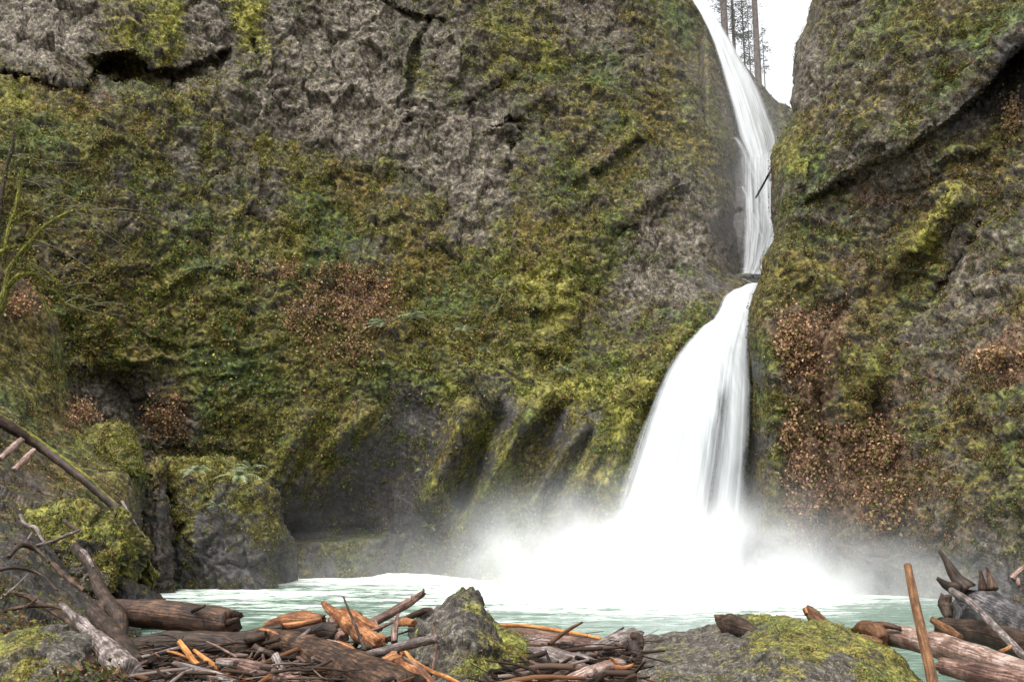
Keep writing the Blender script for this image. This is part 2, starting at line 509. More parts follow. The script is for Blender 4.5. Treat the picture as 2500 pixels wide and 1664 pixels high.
# (px, py, moss, litter, wet/shade, yellow)
LEFT_MASK = [
 (-250, 60, .2, .1, 0, 0), (-250, 500, .7, .1, 0, 0), (-250, 1000, .8, .2, 0, 0), (-100, -200, .2, .1, 0, 0), (600, -200, .25, .1, 0, 0), (1300, -200, .4, .1, 0, 0),
 (60, 60, .08, 0, 0, 0), (180, 100, .02, 0, 0, 0), (150, 30, .1, 0, 0, 0), (310, 90, .6, 0, 0, .45), (360, 40, .5, 0, 0, .35), (410, 60, .75, 0, 0, .8), (350, 130, .6, .1, 0, .35), (400, 130, .6, 0, 0, .5), (320, 30, .45, 0, 0, .4), (480, 60, .12, 0, .1, 0),
 (520, 100, .1, .1, .1, 0), (612, 40, .75, 0, 0, 1), (622, 95, .6, 0, 0, .8), (660, 60, .15, 0, 0, 0), (760, 90, .18, 0, 0, 0), (860, 60, .12, 0, 0, 0), (450, 200, .3, .1, 0, 0),
 (540, 180, .3, 0, 0, .2), (700, 220, .1, 0, 0, 0), (800, 250, .05, 0, 0, 0), (900, 180, .12, 0, 0, .1), (950, 250, .08, 0, 0, 0), (860, 330, .05, .1, 0, 0), (1000, 330, .1, 0, 0, 0),
 (1010, 180, .5, 0, .2, .1), (1080, 110, .3, 0, 0, .1), (1150, 180, .45, 0, 0, .1), (1240, 90, .55, 0, 0, .4), (1330, 135, .6, 0, 0, .5), (1230, 180, .65, 0, 0, .3), (1400, 60, .3, .3, .1, 0),
 (1480, 60, .25, .45, .1, 0), (1560, 40, .5, .1, 0, 0), (1620, 60, .55, .1, 0, .1), (1550, 150, .35, .35, 0, 0), (1660, 160, .5, .1, 0, 0), (1450, 190, .6, .1, 0, .1), (1600, 260, .65, 0, 0, .2),
 (1720, 250, .5, .25, 0, 0), (1540, 330, .7, 0, 0, .25), (1690, 350, .6, 0, .1, .2), (1400, 280, .5, 0, .1, 0), (1350, 330, .4, 0, .1, 0), (1280, 260, .45, 0, .05, 0), (1200, 300, .2, 0, 0, 0),
 (1130, 330, .15, 0, 0, 0), (1100, 420, .12, 0, 0, 0), (1180, 440, .1, 0, .15, 0), (1300, 430, .45, 0, 0, .05), (1420, 420, .6, 0, 0, .2), (1500, 420, .5, 0, .05, .15), (1600, 430, .35, .05, 0, 0), (1700, 480, .35, .05, .1, 0),
 (1690, 580, .18, .1, .25, 0), (1760, 560, .2, 0, .7, 0), (1590, 560, .3, .05, .1, 0), (1480, 560, .6, .05, 0, .15), (1380, 580, .65, 0, 0, .2), (1250, 560, .45, .05, 0, 0), (1150, 560, .2, 0, .1, 0), (1060, 520, .5, 0, 0, .05),
 (1560, 690, .12, .05, .35, 0), (1650, 720, .2, .15, .35, 0), (1730, 700, .3, .1, .6, 0), (1600, 790, .45, .15, .1, .1), (1700, 760, .55, .2, .1, .15), (1480, 640, .55, 0, .1, .1), (1520, 760, .3, 0, .3, .05), (1560, 830, .5, 0, .35, .1), (1640, 830, .8, .1, 0, .4),
 (100, 150, .1, .1, .1, 0), (100, 205, .3, .5, 0, 0), (250, 235, .35, .55, 0, 0), (60, 240, .85, .05, 0, .5), (200, 280, .8, .1, 0, .35), (300, 300, .55, .35, 0, .15), (420, 290, .55, .25, 0, .2), (450, 270, .7, 0, 0, .45), (560, 300, .4, .05, 0, .1), (620, 320, .2, 0, 0, 0),
 (700, 290, .2, 0, 0, 0), (730, 300, .05, .05, 0, 0), (520, 360, .6, .05, 0, .25), (640, 355, .85, 0, 0, .45), (720, 350, .45, 0, .1, .1), (50, 400, .7, 0, 0, .2), (200, 400, .65, .15, 0, .25), (400, 400, .7, .05, 0, .25), (440, 370, .15, 0, 0, 0), (580, 410, .35, 0, 0, .05),
 (750, 410, .6, 0, 0, .1), (760, 480, .75, 0, 0, .2), (850, 430, .7, .1, 0, .2), (930, 420, .55, .05, 0, .15), (300, 500, .45, .1, .1, .15), (150, 480, .5, .1, .15, .1), (420, 500, .4, .05, .05, .1), (550, 480, .5, .05, 0, .15), (650, 500, .3, 0, .05, 0), (880, 530, .7, .05, 0, .25), (990, 590, .6, .1, 0, .1), (900, 610, .4, .2, .1, 0),
 (300, 570, .45, .15, .2, .2), (180, 600, .5, .15, .15, .1), (420, 610, .6, .1, .05, .2), (560, 570, .55, .1, .1, .15), (650, 560, .7, 0, 0, .3), (715, 560, .9, 0, 0, .3), (720, 640, .9, 0, 0, .3), (420, 680, .85, 0, 0, .35), (560, 690, .75, .1, 0, .2), (300, 720, .65, .2, 0, .15), (200, 760, .85, 0, 0, .15), (640, 690, .5, .45, 0, 0),
 (780, 700, .5, .6, 0, 0), (860, 740, .4, .8, 0, 0), (740, 770, .5, .5, 0, .15), (900, 830, .55, .4, 0, 0), (1000, 720, .75, .1, 0, .15), (1100, 700, .8, .1, 0, .25), (1050, 650, .7, .05, 0, .1), (1200, 680, .75, .15, 0, .25), (1300, 640, .8, .1, 0, .3), (1310, 680, .85, 0, 0, .7), (1370, 750, .85, 0, 0, .6), (1400, 660, .75, 0, 0, .3), (1250, 760, .65, .3, 0, .2), (1430, 800, .4, .05, .3, .1),
 (350, 800, .85, .05, 0, .2), (550, 800, .9, 0, 0, .2), (300, 870, .9, 0, 0, .35), (500, 900, .85, .05, 0, .15), (700, 880, .85, .05, 0, .2), (850, 900, .85, .05, 0, .25), (1020, 850, .85, .1, 0, .25), (1150, 850, .75, .15, 0, .25), (1280, 830, .85, .05, 0, .35), (1380, 870, .85, 0, 0, .35), (1470, 880, .5, 0, .3, .2),
 (250, 960, .08, 0, .35, 0), (330, 960, .35, .1, .5, 0), (420, 960, .5, .2, .3, 0), (420, 1030, .35, .7, .1, 0), (550, 1000, .8, .05, .05, .15), (640, 930, .75, 0, .1, .1), (700, 1020, .85, .1, .05, .25), (820, 990, .8, .05, .1, .25), (920, 1000, .6, .05, .45, .15), (1000, 1000, .45, .05, .7, .15), (1100, 970, .8, 0, .2, .4), (1050, 1040, .25, .05, .9, .05), (1200, 960, .5, 0, .6, .2),
 (1300, 960, .6, 0, .4, .45), (1400, 960, .8, 0, .1, .6), (1500, 940, .85, .05, .05, .55), (1580, 920, .8, .1, 0, .4), (1350, 1040, .25, .05, .95, .1), (1450, 1040, .35, .05, .8, .25), (1530, 1020, .85, 0, .1, .6), (1500, 1080, .75, 0, .25, .5), (1250, 1030, .3, 0, .9, .05), (1160, 1060, .85, 0, .1, .5), (1120, 1130, .8, 0, .2, .45), (1080, 1210, .85, 0, .15, .45),
 (650, 1120, .7, .05, .15, .15), (780, 1130, .65, .05, .35, .2), (880, 1100, .35, .1, .8, .1), (700, 1200, .45, .05, .6, .15), (850, 1220, .12, .1, .95, .05), (980, 1150, .15, .1, .95, .05), (950, 1250, .15, .1, .95, .05), (1030, 1280, .35, .05, .8, .1), (720, 1290, .1, .05, .95, 0), (850, 1300, .25, .05, .85, .05),
 (1180, 1130, .15, 0, .95, .05), (1140, 1220, .25, 0, .85, .1), (1240, 1140, .85, .05, .1, .4), (1200, 1220, .85, 0, .1, .45), (1160, 1290, .8, 0, .15, .35), (1320, 1120, .6, .1, .45, .3), (1300, 1220, .7, .05, .3, .35), (1420, 1150, .65, .05, .4, .4), (1500, 1180, .7, 0, .3, .4), (1400, 1280, .4, 0, .6, .1), (700, 1345, .85, 0, .1, .35), (850, 1345, .75, 0, .2, .25), (780, 1385, .35, .1, .6, .05), (950, 1370, .45, .05, .6, .15), (1100, 1370, .5, .05, .5, .15), (600, 1300, .4, 0, .7, 0), (1700, 1000, .3, 0, .8, .1), (1700, 1300, .2, 0, .9, 0),
]
LEFT_DEPTH = [
 (-300, -260, 64), (-300, 150, 58), (-300, 240, 53), (-300, 700, 48), (-300, 1400, 46),
 (300, -260, 66), (300, 120, 60), (150, 240, 56), (300, 260, 57), (100, 700, 51), (300, 700, 53), (300, 1000, 53), (350, 1430, 55),
 (700, -260, 68), (700, 200, 64), (650, 340, 62), (650, 700, 57), (650, 950, 55), (680, 1250, 56.5), (680, 1300, 58), (680, 1460, 57),
 (1000, -260, 70), (1000, 200, 65), (1000, 450, 62.5), (1000, 800, 57.5), (1000, 1000, 55.5), (1000, 1250, 57), (1000, 1460, 57),
 (1300, -260, 72), (1300, 100, 67), (1250, 350, 64), (1300, 600, 60), (1300, 850, 56.5), (1300, 1050, 54.5), (1250, 1250, 54), (1250, 1460, 52),
 (1600, -260, 76), (1600, 100, 69), (1600, 300, 66), (1600, 500, 62), (1600, 750, 58), (1550, 950, 53.5), (1500, 1150, 52), (1500, 1460, 50),
 (1790, 200, 69), (1800, 400, 65), (1800, 650, 60.5), (1790, 800, 54.5), (1900, 1000, 52), (1900, 1400, 51), (1900, 760, 57),
]
L_EDGE = [(1560, -260), (1655, -60), (1682, 0), (1714, 40), (1741, 100), (1770, 200), (1793, 300), (1800, 345), (1801, 430), (1806, 520), (1811, 600), (1808, 640), (1806, 668), (1830, 690), (1875, 720), (1950, 780), (1960, 1460)]

def left_depth(px, py):
    d = rbf(LEFT_DEPTH, px, py)
    cave = [(-320, 150), (0, 165), (60, 176), (140, 196), (205, 213), (218, 182), (245, 148), (275, 127), (330, 124), (352, 140), (366, 168), (440, 164), (500, 142), (560, 112)]
    d += overhang(px, py, cave, 2.4, 55)
    hole = np.exp(-(((px - 285) / 75) ** 2 + ((py - 168) / 38) ** 2) ** 2)
    d += 2.0 * hole * sstep(118, 140, py) * (1 + 0.8 * perlin(np.stack([px / 30, py / 22, 0 * px], -1)))
    d -= 1.2 * np.exp(-(((px - 360) / 80) ** 2 + ((py - 70) / 110) ** 2) ** 2)
    d += overhang(px, py, [(925, -8), (1000, 26), (1060, 40), (1090, 42)], 1.6, 22)
    d += 1.0 * np.exp(-(poly_dist(px, py, [(1060, 45), (1015, 120), (1005, 200), (1000, 330)]) / 9) ** 2)
    d += 0.8 * np.exp(-(poly_dist(px, py, [(1252, 290), (1248, 360), (1240, 440)]) / 8) ** 2)
    d += 0.7 * np.exp(-(poly_dist(px, py, [(620, 105), (640, 180), (700, 240)]) / 8) ** 2)
    # the front shoulder stands before a farther one, upper right
    a = np.array([(1180, -300), (1290, -40), (1345, 10), (1400, 60), (1440, 110), (1520, 160), (1590, 172), (1650, 165), (1700, 210), (1725, 330), (1745, 420), (1800, 800)], float)
    yl = np.interp(px, a[:, 0], a[:, 1])
    d += 5.5 * sstep(0, 14, yl - py) * sstep(1150, 1300, px) * (1 - sstep(1690, 1730, px))
    # pale ridges of moss running up to the right
    for pts, wd, A in (([(1400, 435), (1470, 390), (1560, 320)], 16, -.9), ([(1490, 560), (1560, 500), (1640, 450)], 16, -.7), ([(1290, 640), (1320, 680), (1330, 740)], 22, -.9),
                       ([(1380, 720), (1385, 780), (1340, 830)], 25, -.8), ([(1140, 1010), (1110, 1080), (1070, 1160), (1050, 1220)], 22, -2.0), ([(1290, 1030), (1240, 1100), (1180, 1200), (1130, 1290)], 28, -2.4),
                       ([(1420, 1050), (1360, 1120), (1300, 1230)], 22, -1.2), ([(1720, 740), (1640, 850), (1570, 960)], 30, -1.0), ([(1540, 940), (1470, 1060), (1400, 1200)], 24, -1.0), ([(1330, 960), (1290, 1030)], 26, -1.6), ([(1600, 900), (1530, 1050), (1480, 1180)], 24, -.6), ([(1210, 300), (1330, 230)], 14, -.6), ([(1130, 240), (1240, 170)], 14, -.6),
                       ([(1215, 1020), (1170, 1110), (1120, 1230)], 24, 0.9), ([(990, 1020), (960, 1120), (850, 1240)], 80, 1.2), ([(760, 1010), (690, 1120), (660, 1180)], 30, -.9), ([(900, 1010), (800, 1090), (730, 1180)], 18, -.7), ([(1360, 1000), (1280, 1090)], 20, .6), ([(1480, 1020), (1420, 1120), (1350, 1220)], 22, .6),
                       ([(230, 930), (300, 960), (330, 1010)], 45, 1.4), ([(560, 640), (480, 650), (400, 700)], 18, -.6), ([(1770, 820), (1690, 900), (1640, 1000), (1560, 1180)], 20, .7)):
        d += A * np.exp(-(poly_dist(px, py, pts) / wd) ** 2)
    # mossy shelf along the foot
    sh = sstep(1318, 1332, py + (px - 670) * 0.04) * sstep(640, 670, px) * (1 - sstep(900, 1000, px))
    d -= 1.8 * sh
    d += 0.5 * np.exp(-((py - 1300 + (px - 670) * 0.03) / 18) ** 2) * sstep(640, 670, px) * (1 - sstep(880, 960, px))
    return d

def cliff_grid(ys, nc, xl, xr, depth, mask, curl_l=0, curl_r=0, seed=0.0, amp=1.0, back=12.0, cw=0.05, rocky=1.0, keep=0.25, zone=None, ext_dx=-0.15):
    """a rock face as a grid; faces that end in a visible outline are rolled back away from the viewer"""
    u = np.linspace(0, 1, nc)
    py = np.repeat(ys[:, None], nc, 1)
    px = xl(ys)[:, None] * (1 - u) + xr(ys)[:, None] * u
    d = depth(px, py)
    if curl_r:
        t = np.clip((u - (1 - cw)) / cw, 0, 1); d = d + curl_r * (1 - np.sqrt(1 - 0.999 * t ** 2))[None]
    if curl_l:
        t = np.clip((cw - u) / cw, 0, 1); d = d + curl_l * (1 - np.sqrt(1 - 0.999 * t ** 2))[None]
    M = idw(mask, px, py)
    P = unproj(px, py, d)
    nz = fbm(P * 0.55 + 5 + seed, 4)
    M[..., 0] = (M[..., 0] + 0.22 * nz).clip(0, 1)
    fade = np.ones_like(px)
    if zone:
        zf, zm = zone(px, py); fade = fade * zf; M[..., 0] = (M[..., 0] + zm).clip(0, 1)
    if curl_r: fade = fade * (1 - (1 - keep) * sstep(1 - 2 * cw, 1, u))[None]
    if curl_l: fade = fade * (1 - 0.75 * sstep(2 * cw, 0, u))[None] if False else fade * (0.25 + 0.75 * sstep(0, 2 * cw, u))[None]
    P = displace(P, M, amp, seed, fade, rocky)
    # carry the outline back into the hill
    ext = []
    for side, c in ((0, curl_l), (-1, curl_r)):
        if c:
            k = np.arange(1, 9)[None, :, None] / 8.0 * back
            e = P[:, side][:, None] + k * np.array([0.55 if side == 0 else ext_dx, 1.0, 0.0])
            ext.append((side, e))
    for side, e in ext:
        m = np.repeat(M[:, side][:, None], 8, 1)
        if side == 0:
            P = np.concatenate([e[:, ::-1], P], 1); M = np.concatenate([m, M], 1)
        else:
            P = np.concatenate([P, e], 1); M = np.concatenate([M, m], 1)
    # and the top back over the plateau
    k = np.arange(1, 13)[::-1][:, None, None] / 12.0
    e = P[:1] + k * np.array([14.0 if curl_l else -4.0, 26.0, 7.0]) 
    P = np.concatenate([e, P], 0); M = np.concatenate([np.repeat(M[:1], 12, 0), M], 0)
    return {"P": P, "N": grid_normals(P), "M": M, "cell": 0.06}

def build_cliff(name, G, label, cat):
    P = G["P"]
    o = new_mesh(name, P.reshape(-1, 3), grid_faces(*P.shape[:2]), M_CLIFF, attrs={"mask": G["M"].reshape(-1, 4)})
    return tag(o, label, cat, None, "structure")

def low_wall(px, py):
    z = sstep(930, 1060, py - 0.25 * (px - 1100).clip(-300, 0) * 0) * sstep(610, 720, px) * (1 - sstep(1560, 1700, px))
    al = (px - 1100) * 0.50 - (py - 1100) * 0.866      # along the sweep, up to the right
    ac = (px - 1100) * 0.866 + (py - 1100) * 0.50      # across it
    st = perlin(np.stack([ac / 34, al / 330, 0 * px + 3.3], -1)) + 0.6 * perlin(np.stack([ac / 13, al / 200, 0 * px + 8.1], -1))
    return 1 - 0.68 * z, 0.30 * z * st

ysL = np.arange(-260, 1475, 2.9)
GL = cliff_grid(ysL, 760, lambda y: np.full_like(y, -320.0), lambda y: polyx(L_EDGE, y), left_depth, LEFT_MASK, 0, 5.0, 0.0, 0.62, zone=low_wall)
build_cliff("cliff", GL, "broad mossy rock cliff with grey stone top left of the waterfall", "cliff")

RIGHT_MASK = [
 (1960, -200, .4, .1, 0, 0), (2500, -200, .6, 0, 0, .1), (2800, 200, .6, 0, 0, .1), (2800, 900, .6, .1, 0, 0), (2800, 1300, .5, .1, .3, 0),
 (2000, 60, .5, .1, .1, .15), (1960, 200, .3, .1, .2, 0), (2040, 40, .35, .1, .1, .1), (2060, 140, .55, 0, 0, .1), (2200, 60, .75, 0, 0, .2), (2350, 80, .8, 0, 0, .25), (2450, 40, .7, 0, 0, .15), (2250, 160, .65, 0, 0, .2), (2380, 170, .6, 0, 0, .1),
 (2100, 250, .5, .05, 0, .05), (2200, 300, .6, .1, 0, .1), (2300, 240, .6, .05, 0, 0), (2400, 150, .6, .05, 0, .05), (2120, 340, .6, .05, 0, .05), (2020, 300, .55, .05, 0, .1), (2060, 380, .4, .05, .05, 0), (2160, 350, .55, .05, 0, 0), (1980, 420, .55, .05, 0, .1), (1920, 370, .75, .05, 0, .4), (1955, 400, .7, 0, 0, .5), (1910, 470, .5, .05, .1, .05),
 (2450, 190, .0, .1, 1, 0), (2400, 250, .0, .1, .95, 0), (2480, 150, 0, .1, 1, 0), (2490, 220, 0, .1, .95, 0), (2330, 300, .05, .2, .8, 0), (2200, 380, .1, .3, .6, 0), (2100, 425, .1, .4, .5, 0), (2250, 400, .35, .35, .1, 0), (2120, 470, .35, .5, .1, 0), (2020, 520, .5, .3, 0, .1), (2350, 340, .6, .1, 0, .15), (2450, 330, .6, .25, 0, .15), (2330, 370, .8, 0, 0, .4), (2430, 420, .55, .1, .2, .05), (2250, 490, .5, .3, .05, .1), (1930, 560, .7, .1, 0, .2), (2080, 560, .6, .2, 0, .1),  # high wet values under the jutting slab paint its shadow into the stone
 (2310, 510, .85, .05, 0, .8), (2260, 590, .9, .05, 0, .7), (2190, 640, .8, .1, 0, .3), (2230, 700, .85, 0, .05, .1), (2150, 600, .5, .4, 0, .05), (2080, 650, .45, .4, .1, 0), (1950, 670, .85, .05, 0, .15), (1890, 720, .85, .05, 0, .25), (2010, 700, .75, .1, 0, .1), (2400, 540, .4, .1, .15, 0), (2470, 600, .4, .15, .3, 0), (2360, 660, .25, .1, .25, 0), (2330, 760, .3, .1, .1, .05), (2280, 820, .3, .15, .15, 0),
 (2150, 730, .7, .15, .05, .25), (2040, 770, .3, .7, .2, 0), (1920, 800, .4, .65, 0, .05), (1980, 850, .25, .95, 0, 0), (1930, 900, .4, .7, .1, .05), (2100, 800, .6, .3, .1, .15), (2110, 900, .85, .15, 0, .35), (2080, 960, .85, .05, 0, .4), (2010, 960, .35, .7, .1, 0), (2150, 1000, .4, .5, .3, .05), (2250, 920, .4, .35, .2, .05), (2350, 900, .4, .4, .1, 0), (2450, 880, .3, .8, 0, .05), (2400, 780, .35, .3, .1, 0),
 (1850, 900, .5, 0, .95, 0), (1850, 1100, .3, 0, .98, 0), (1850, 1250, .3, 0, .98, 0), (1880, 880, .95, 0, .1, .05), (1885, 1000, .98, 0, 0, .05), (1890, 1120, .95, 0, 0, .05), (1890, 1250, .95, 0, .1, 0), (1930, 1020, .5, .6, 0, .1), (1950, 1130, .4, .8, 0, .05), (1960, 1230, .4, .8, 0, .05), (2060, 1080, .35, .8, .1, 0), (2100, 1020, .8, .15, .1, .25), (2150, 1110, .3, .85, .05, 0), (2050, 1180, .4, .7, .2, 0), (2010, 1200, .4, .4, .4, 0),
 (2250, 1050, .6, .2, .2, .1), (2330, 1000, .6, .2, .3, .1), (2450, 1000, .6, .1, .4, 0), (2350, 1120, .6, .2, .3, .1), (2450, 1150, .65, .05, .4, .05), (2250, 1180, .5, .35, .3, .05), (2150, 1260, .4, .5, .3, .05), (2400, 1280, .45, .3, .45, .1), (2250, 1320, .4, .3, .5, .1), (2050, 1340, .35, .3, .6, .05), (2450, 1400, .3, .2, .7, 0), (2150, 1420, .25, .15, .8, 0), (1900, 1400, .3, .1, .8, 0),
]
RIGHT_DEPTH = [
 (1850, -260, 56), (1980, 0, 53), (1940, 250, 52), (1885, 450, 50), (1880, 600, 49), (1840, 750, 47), (1830, 1000, 46), (1820, 1300, 45), (1815, 1460, 44.5),
 (2150, -260, 52), (2150, 100, 47.5), (2150, 350, 45.5), (2150, 480, 47), (2150, 700, 46), (2150, 1000, 43.5), (2150, 1300, 41.5), (2150, 1460, 41),
 (2500, -260, 48), (2500, 60, 43), (2400, 220, 44), (2500, 300, 43.5), (2450, 500, 43), (2450, 800, 40.5), (2450, 1100, 37.5), (2450, 1460, 36),
 (2850, -260, 44), (2850, 400, 39), (2850, 900, 35), (2850, 1460, 30), (1920, 900, 45), (1930, 1300, 43.5),
]
R_EDGE = [(1990, -260), (1988, -40), (1984, 0), (1972, 50), (1958, 80), (1944, 105), (1938, 160), (1934, 210), (1926, 250), (1934, 275), (1926, 300), (1906, 330), (1890, 365), (1882, 395), (1885, 440), (1884, 500), (1886, 560), (1888, 588), (1872, 615), (1860, 640), (1858, 680), (1852, 700), (1838, 735), (1830, 780), (1834, 860), (1836, 1000), (1832, 1200), (1824, 1330), (1818, 1480)]

def right_depth(px, py):
    d = rbf(RIGHT_DEPTH, px, py)
    line = [(1960, 490), (2010, 462), (2100, 412), (2200, 360), (2290, 312), (2345, 270), (2390, 220), (2440, 160), (2500, 96), (2600, 10), (2850, -180)]
    a = np.array(line, float)
    wide = 24 + 70 * sstep(2300, 2480, px)
    yl = np.interp(px, a[:, 0], a[:, 1]); t = py - yl
    amp = 1.6 + 3.2 * sstep(2250, 2450, px)
    t = t + 4 * perlin(np.stack([px / 9, py / 9, 0 * px], -1))
    d += sstep(1930, 2010, px) * amp * 0.95 * sstep(0, 13, t) * np.exp(-np.maximum(t, 0) / wide)
    d -= 0.5 * sstep(1930, 2010, px) * sstep(60, 0, t) * sstep(-40, 0, t + 40)
    # the upper block stands before a farther one
    b = np.array([(1900, 330), (1940, 285), (2000, 215), (2050, 150), (2100, 95), (2140, 70), (2300, -100)], float)
    yb = np.interp(px, b[:, 0], b[:, 1])
    d += 2.2 * sstep(0, 9, yb - py) * (1 - sstep(2100, 2260, px))
    for pts, wd, A in (([(2335, 485), (2270, 560), (2180, 650)], 30, -1.4), ([(2420, 360), (2340, 365), (2290, 395)], 12, -.5), ([(1890, 590), (1960, 640), (2020, 690)], 40, -.6), ([(1965, 300), (1962, 390), (1955, 450)], 9, -.5),
                       ([(1880, 840), (1890, 1050), (1890, 1300)], 26, -.5), ([(1995, 900), (2010, 1100), (2020, 1400)], 22, .7), ([(2130, 980), (2150, 1060)], 30, .9), ([(2060, 760), (2020, 800)], 24, .9), ([(2390, 560), (2330, 660), (2260, 760)], 14, .7), ([(2120, 890), (2100, 1000)], 40, -.6)):
        d += A * np.exp(-(poly_dist(px, py, pts) / wd) ** 2)
    return d

RIGHT_MASK = [(a, b, m * .86, min(1, l + .13), w_, y) for a, b, m, l, w_, y in RIGHT_MASK]
ysR = np.arange(-260, 1490, 3.4)
GR = cliff_grid(ysR, 330, lambda y: polyx(R_EDGE, y), lambda y: np.full_like(y, 2860.0), right_depth, RIGHT_MASK, 4.0, 0, 31.7, 0.55, back=16)
build_cliff("cliff", GR, "steep overgrown rock wall with a jutting slab right of the waterfall", "cliff")

# gully behind the upper fall, and the hillside it comes from
SLOT_TOP = [(1600, -90), (1680, -18), (1720, 24), (1770, 92), (1800, 135), (1850, 200), (1870, 222), (1900, 247), (1940, 266), (1990, 285), (2060, 300)]
def slot_grid():
    xs = np.linspace(1600, 2060, 150); us = np.linspace(0, 1, 190)
    a = np.array(SLOT_TOP, float)
    top = np.interp(xs, a[:, 0], a[:, 1])
    px = np.repeat(xs[None], 190, 0)
    py = top[None] * (1 - us[:, None]) + 800 * us[:, None]
    d = 76 - 6 * sstep(0, 330, py - top[None]) - 5.5 * sstep(300, 640, py) - 2.0 * sstep(665, 672, py) - 2.0 * sstep(685, 695, py)
    d = d + 0.003 * (px - 1830)
    M = idw([(1840, 250, .1, .1, .7, 0), (1880, 240, .6, .1, .1, .2), (1930, 280, .65, .1, 0, .3), (1850, 400, 0, 0, .75, 0), (1840, 600, 0, 0, .7, 0), (1800, 670, .3, 0, .8, .1), (1700, 50, .6, 0, 0, 0), (1820, 300, .1, .1, .6, 0), (1905, 310, .6, .1, 0, .2)], px, py)
    P = unproj(px, py, d)
    P = displace(P, M, 0.35, 77.0)
    k = np.arange(1, 9)[::-1][:, None, None] / 8.0
    P = np.concatenate([P[:1] + k * np.array([0, 34.0, 3.0]), P], 0)
    M = np.concatenate([np.repeat(M[:1], 8, 0), M], 0)
    return {"P": P, "N": grid_normals(P), "M": M, "cell": 0.07}
GS = slot_grid()
build_cliff("ravine", GS, "wet grey rock gully behind the upper waterfall", "ravine")

# ------------------------------------------------------------------ moss, leaves on the cliffs (uncountable)
wL = GL["M"][..., 0] ** 1.5 * (1 - 0.5 * GL["M"][..., 2]) + 0.25 * GL["M"][..., 1]
sheet_ = np.exp(-(((proj(GL['P'])[0] - 620) / 380) ** 2 + ((proj(GL['P'])[1] - 930) / 150) ** 2) ** 2)
wL = wL * (1 - 0.6 * sheet_); wL[:12] = 0; wL[:, -9:] = 0
yy_ = np.linspace(0, 1, wL.shape[0])[:, None]
o = scatter("moss", GL, wL, 230000, 0.07, 0.24, 0.16, cliff_palette)
tag(o, "olive moss and small leaves growing over the broad left cliff", "moss", None, "stuff")
wR = GR["M"][..., 0] ** 1.4 * (1 - 0.5 * GR["M"][..., 2]) + 0.35 * GR["M"][..., 1]
wR[:12] = 0; wR[:, :9] = 0
o = scatter("moss", GR, wR, 150000, 0.06, 0.17, 0.12, lambda m, n, p: cliff_palette(m, n, p) * np.array([0.80, 0.78, 0.86]))
tag(o, "green moss and brown leaf litter growing over the right rock wall", "moss", None, "stuff")
wS = GS["M"][..., 0] ** 2 + 0.001; wS[:9] = 0
o = scatter("moss", GS, wS, 9000, 0.07, 0.22, 0.14, cliff_palette)
tag(o, "thin moss growing on the wet gully behind the upper fall", "moss", None, "stuff")

def surf(G, px, py):
    """nearest point of a cliff grid to a picture point: position and outward normal"""
    if "pp" not in G:
        G["pp"] = proj(G["P"])
    a, b = G["pp"]
    i = np.argmin((a - px) ** 2 + (b - py) ** 2 + 0.0 * a)
    return G["P"].reshape(-1, 3)[i], G["N"].reshape(-1, 3)[i]

# ------------------------------------------------------------------ near slope on the left
S_EDGE = [(30, 640), (62, 690), (100, 730), (138, 775), (152, 830), (160, 900), (166, 960), (180, 1005), (226, 1045), (258, 1085), (335, 1120), (352, 1170), (345, 1300), (352, 1420), (350, 1500), (330, 1560), (330, 1700)]
S_DEPTH = [(-300, 600, 38), (-300, 1000, 30), (-300, 1400, 18), (-300, 1700, 10), (0, 650, 42), (60, 700, 43), (160, 900, 43), (0, 900, 39), (0, 1050, 35), (170, 1010, 42.5), (340, 1130, 42), (200, 1150, 38), (60, 1200, 30), (340, 1300, 38.5), (200, 1300, 29), (60, 1350, 22), (340, 1430, 36), (240, 1440, 27), (120, 1450, 20), (0, 1450, 16.5), (0, 1600, 12.5), (200, 1550, 16), (300, 1560, 17), (300, 1700, 11), (0, 1700, 10.3)]
S_MASK = [(-200, 700, .8, .2, 0, .1), (20, 700, .4, .8, 0, 0), (70, 730, .4, .7, 0, 0), (130, 790, .5, .5, 0, .1), (100, 850, .8, .1, .1, .2), (150, 920, .85, .1, 0, .3), (60, 950, .75, .1, .1, .15), (40, 800, .6, .2, .3, .05), (170, 990, .5, .7, 0, .1), (200, 1020, .35, .9, 0, 0), (120, 1040, .55, .6, 0, .1), (220, 1080, .8, .2, 0, .4), (200, 1150, .55, .6, 0, .15), (280, 1160, .55, .5, 0, .2), (320, 1140, .75, .2, 0, .3),
 (100, 1150, .3, .6, .3, 0), (20, 1150, .3, .5, .5, 0), (50, 1230, .2, .6, .4, 0), (300, 1240, .4, .5, .3, .1), (340, 1320, .1, .4, .8, 0), (60, 1340, .2, .5, .9, 0), (20, 1420, .15, .4, .9, 0), (250, 1400, .15, .4, .8, 0), (340, 1420, .1, .2, .9, 0), (150, 1470, .2, .5, .9, 0), (100, 1600, .3, .4, .8, 0)]
S_MASK = [(a, b, m, l * .8, min(1, w_ + .25), y) for a, b, m, l, w_, y in S_MASK]
ysS = np.arange(610, 1700, 4.0)
def s_fade(y): return polyx(S_EDGE, y)
GSL = cliff_grid(ysS, 330, lambda y: np.full_like(y, -800.0), s_fade, lambda a, b: rbf(S_DEPTH, np.maximum(a, -300), b), S_MASK, 0, 4.0, 12.0, 0.34, back=8, cw=0.06, keep=0.8, ext_dx=-0.75)
P_ = GSL["P"]
GSL["P"] = P_[12:]; GSL["M"] = GSL["M"][12:]; GSL["N"] = GSL["N"][12:]
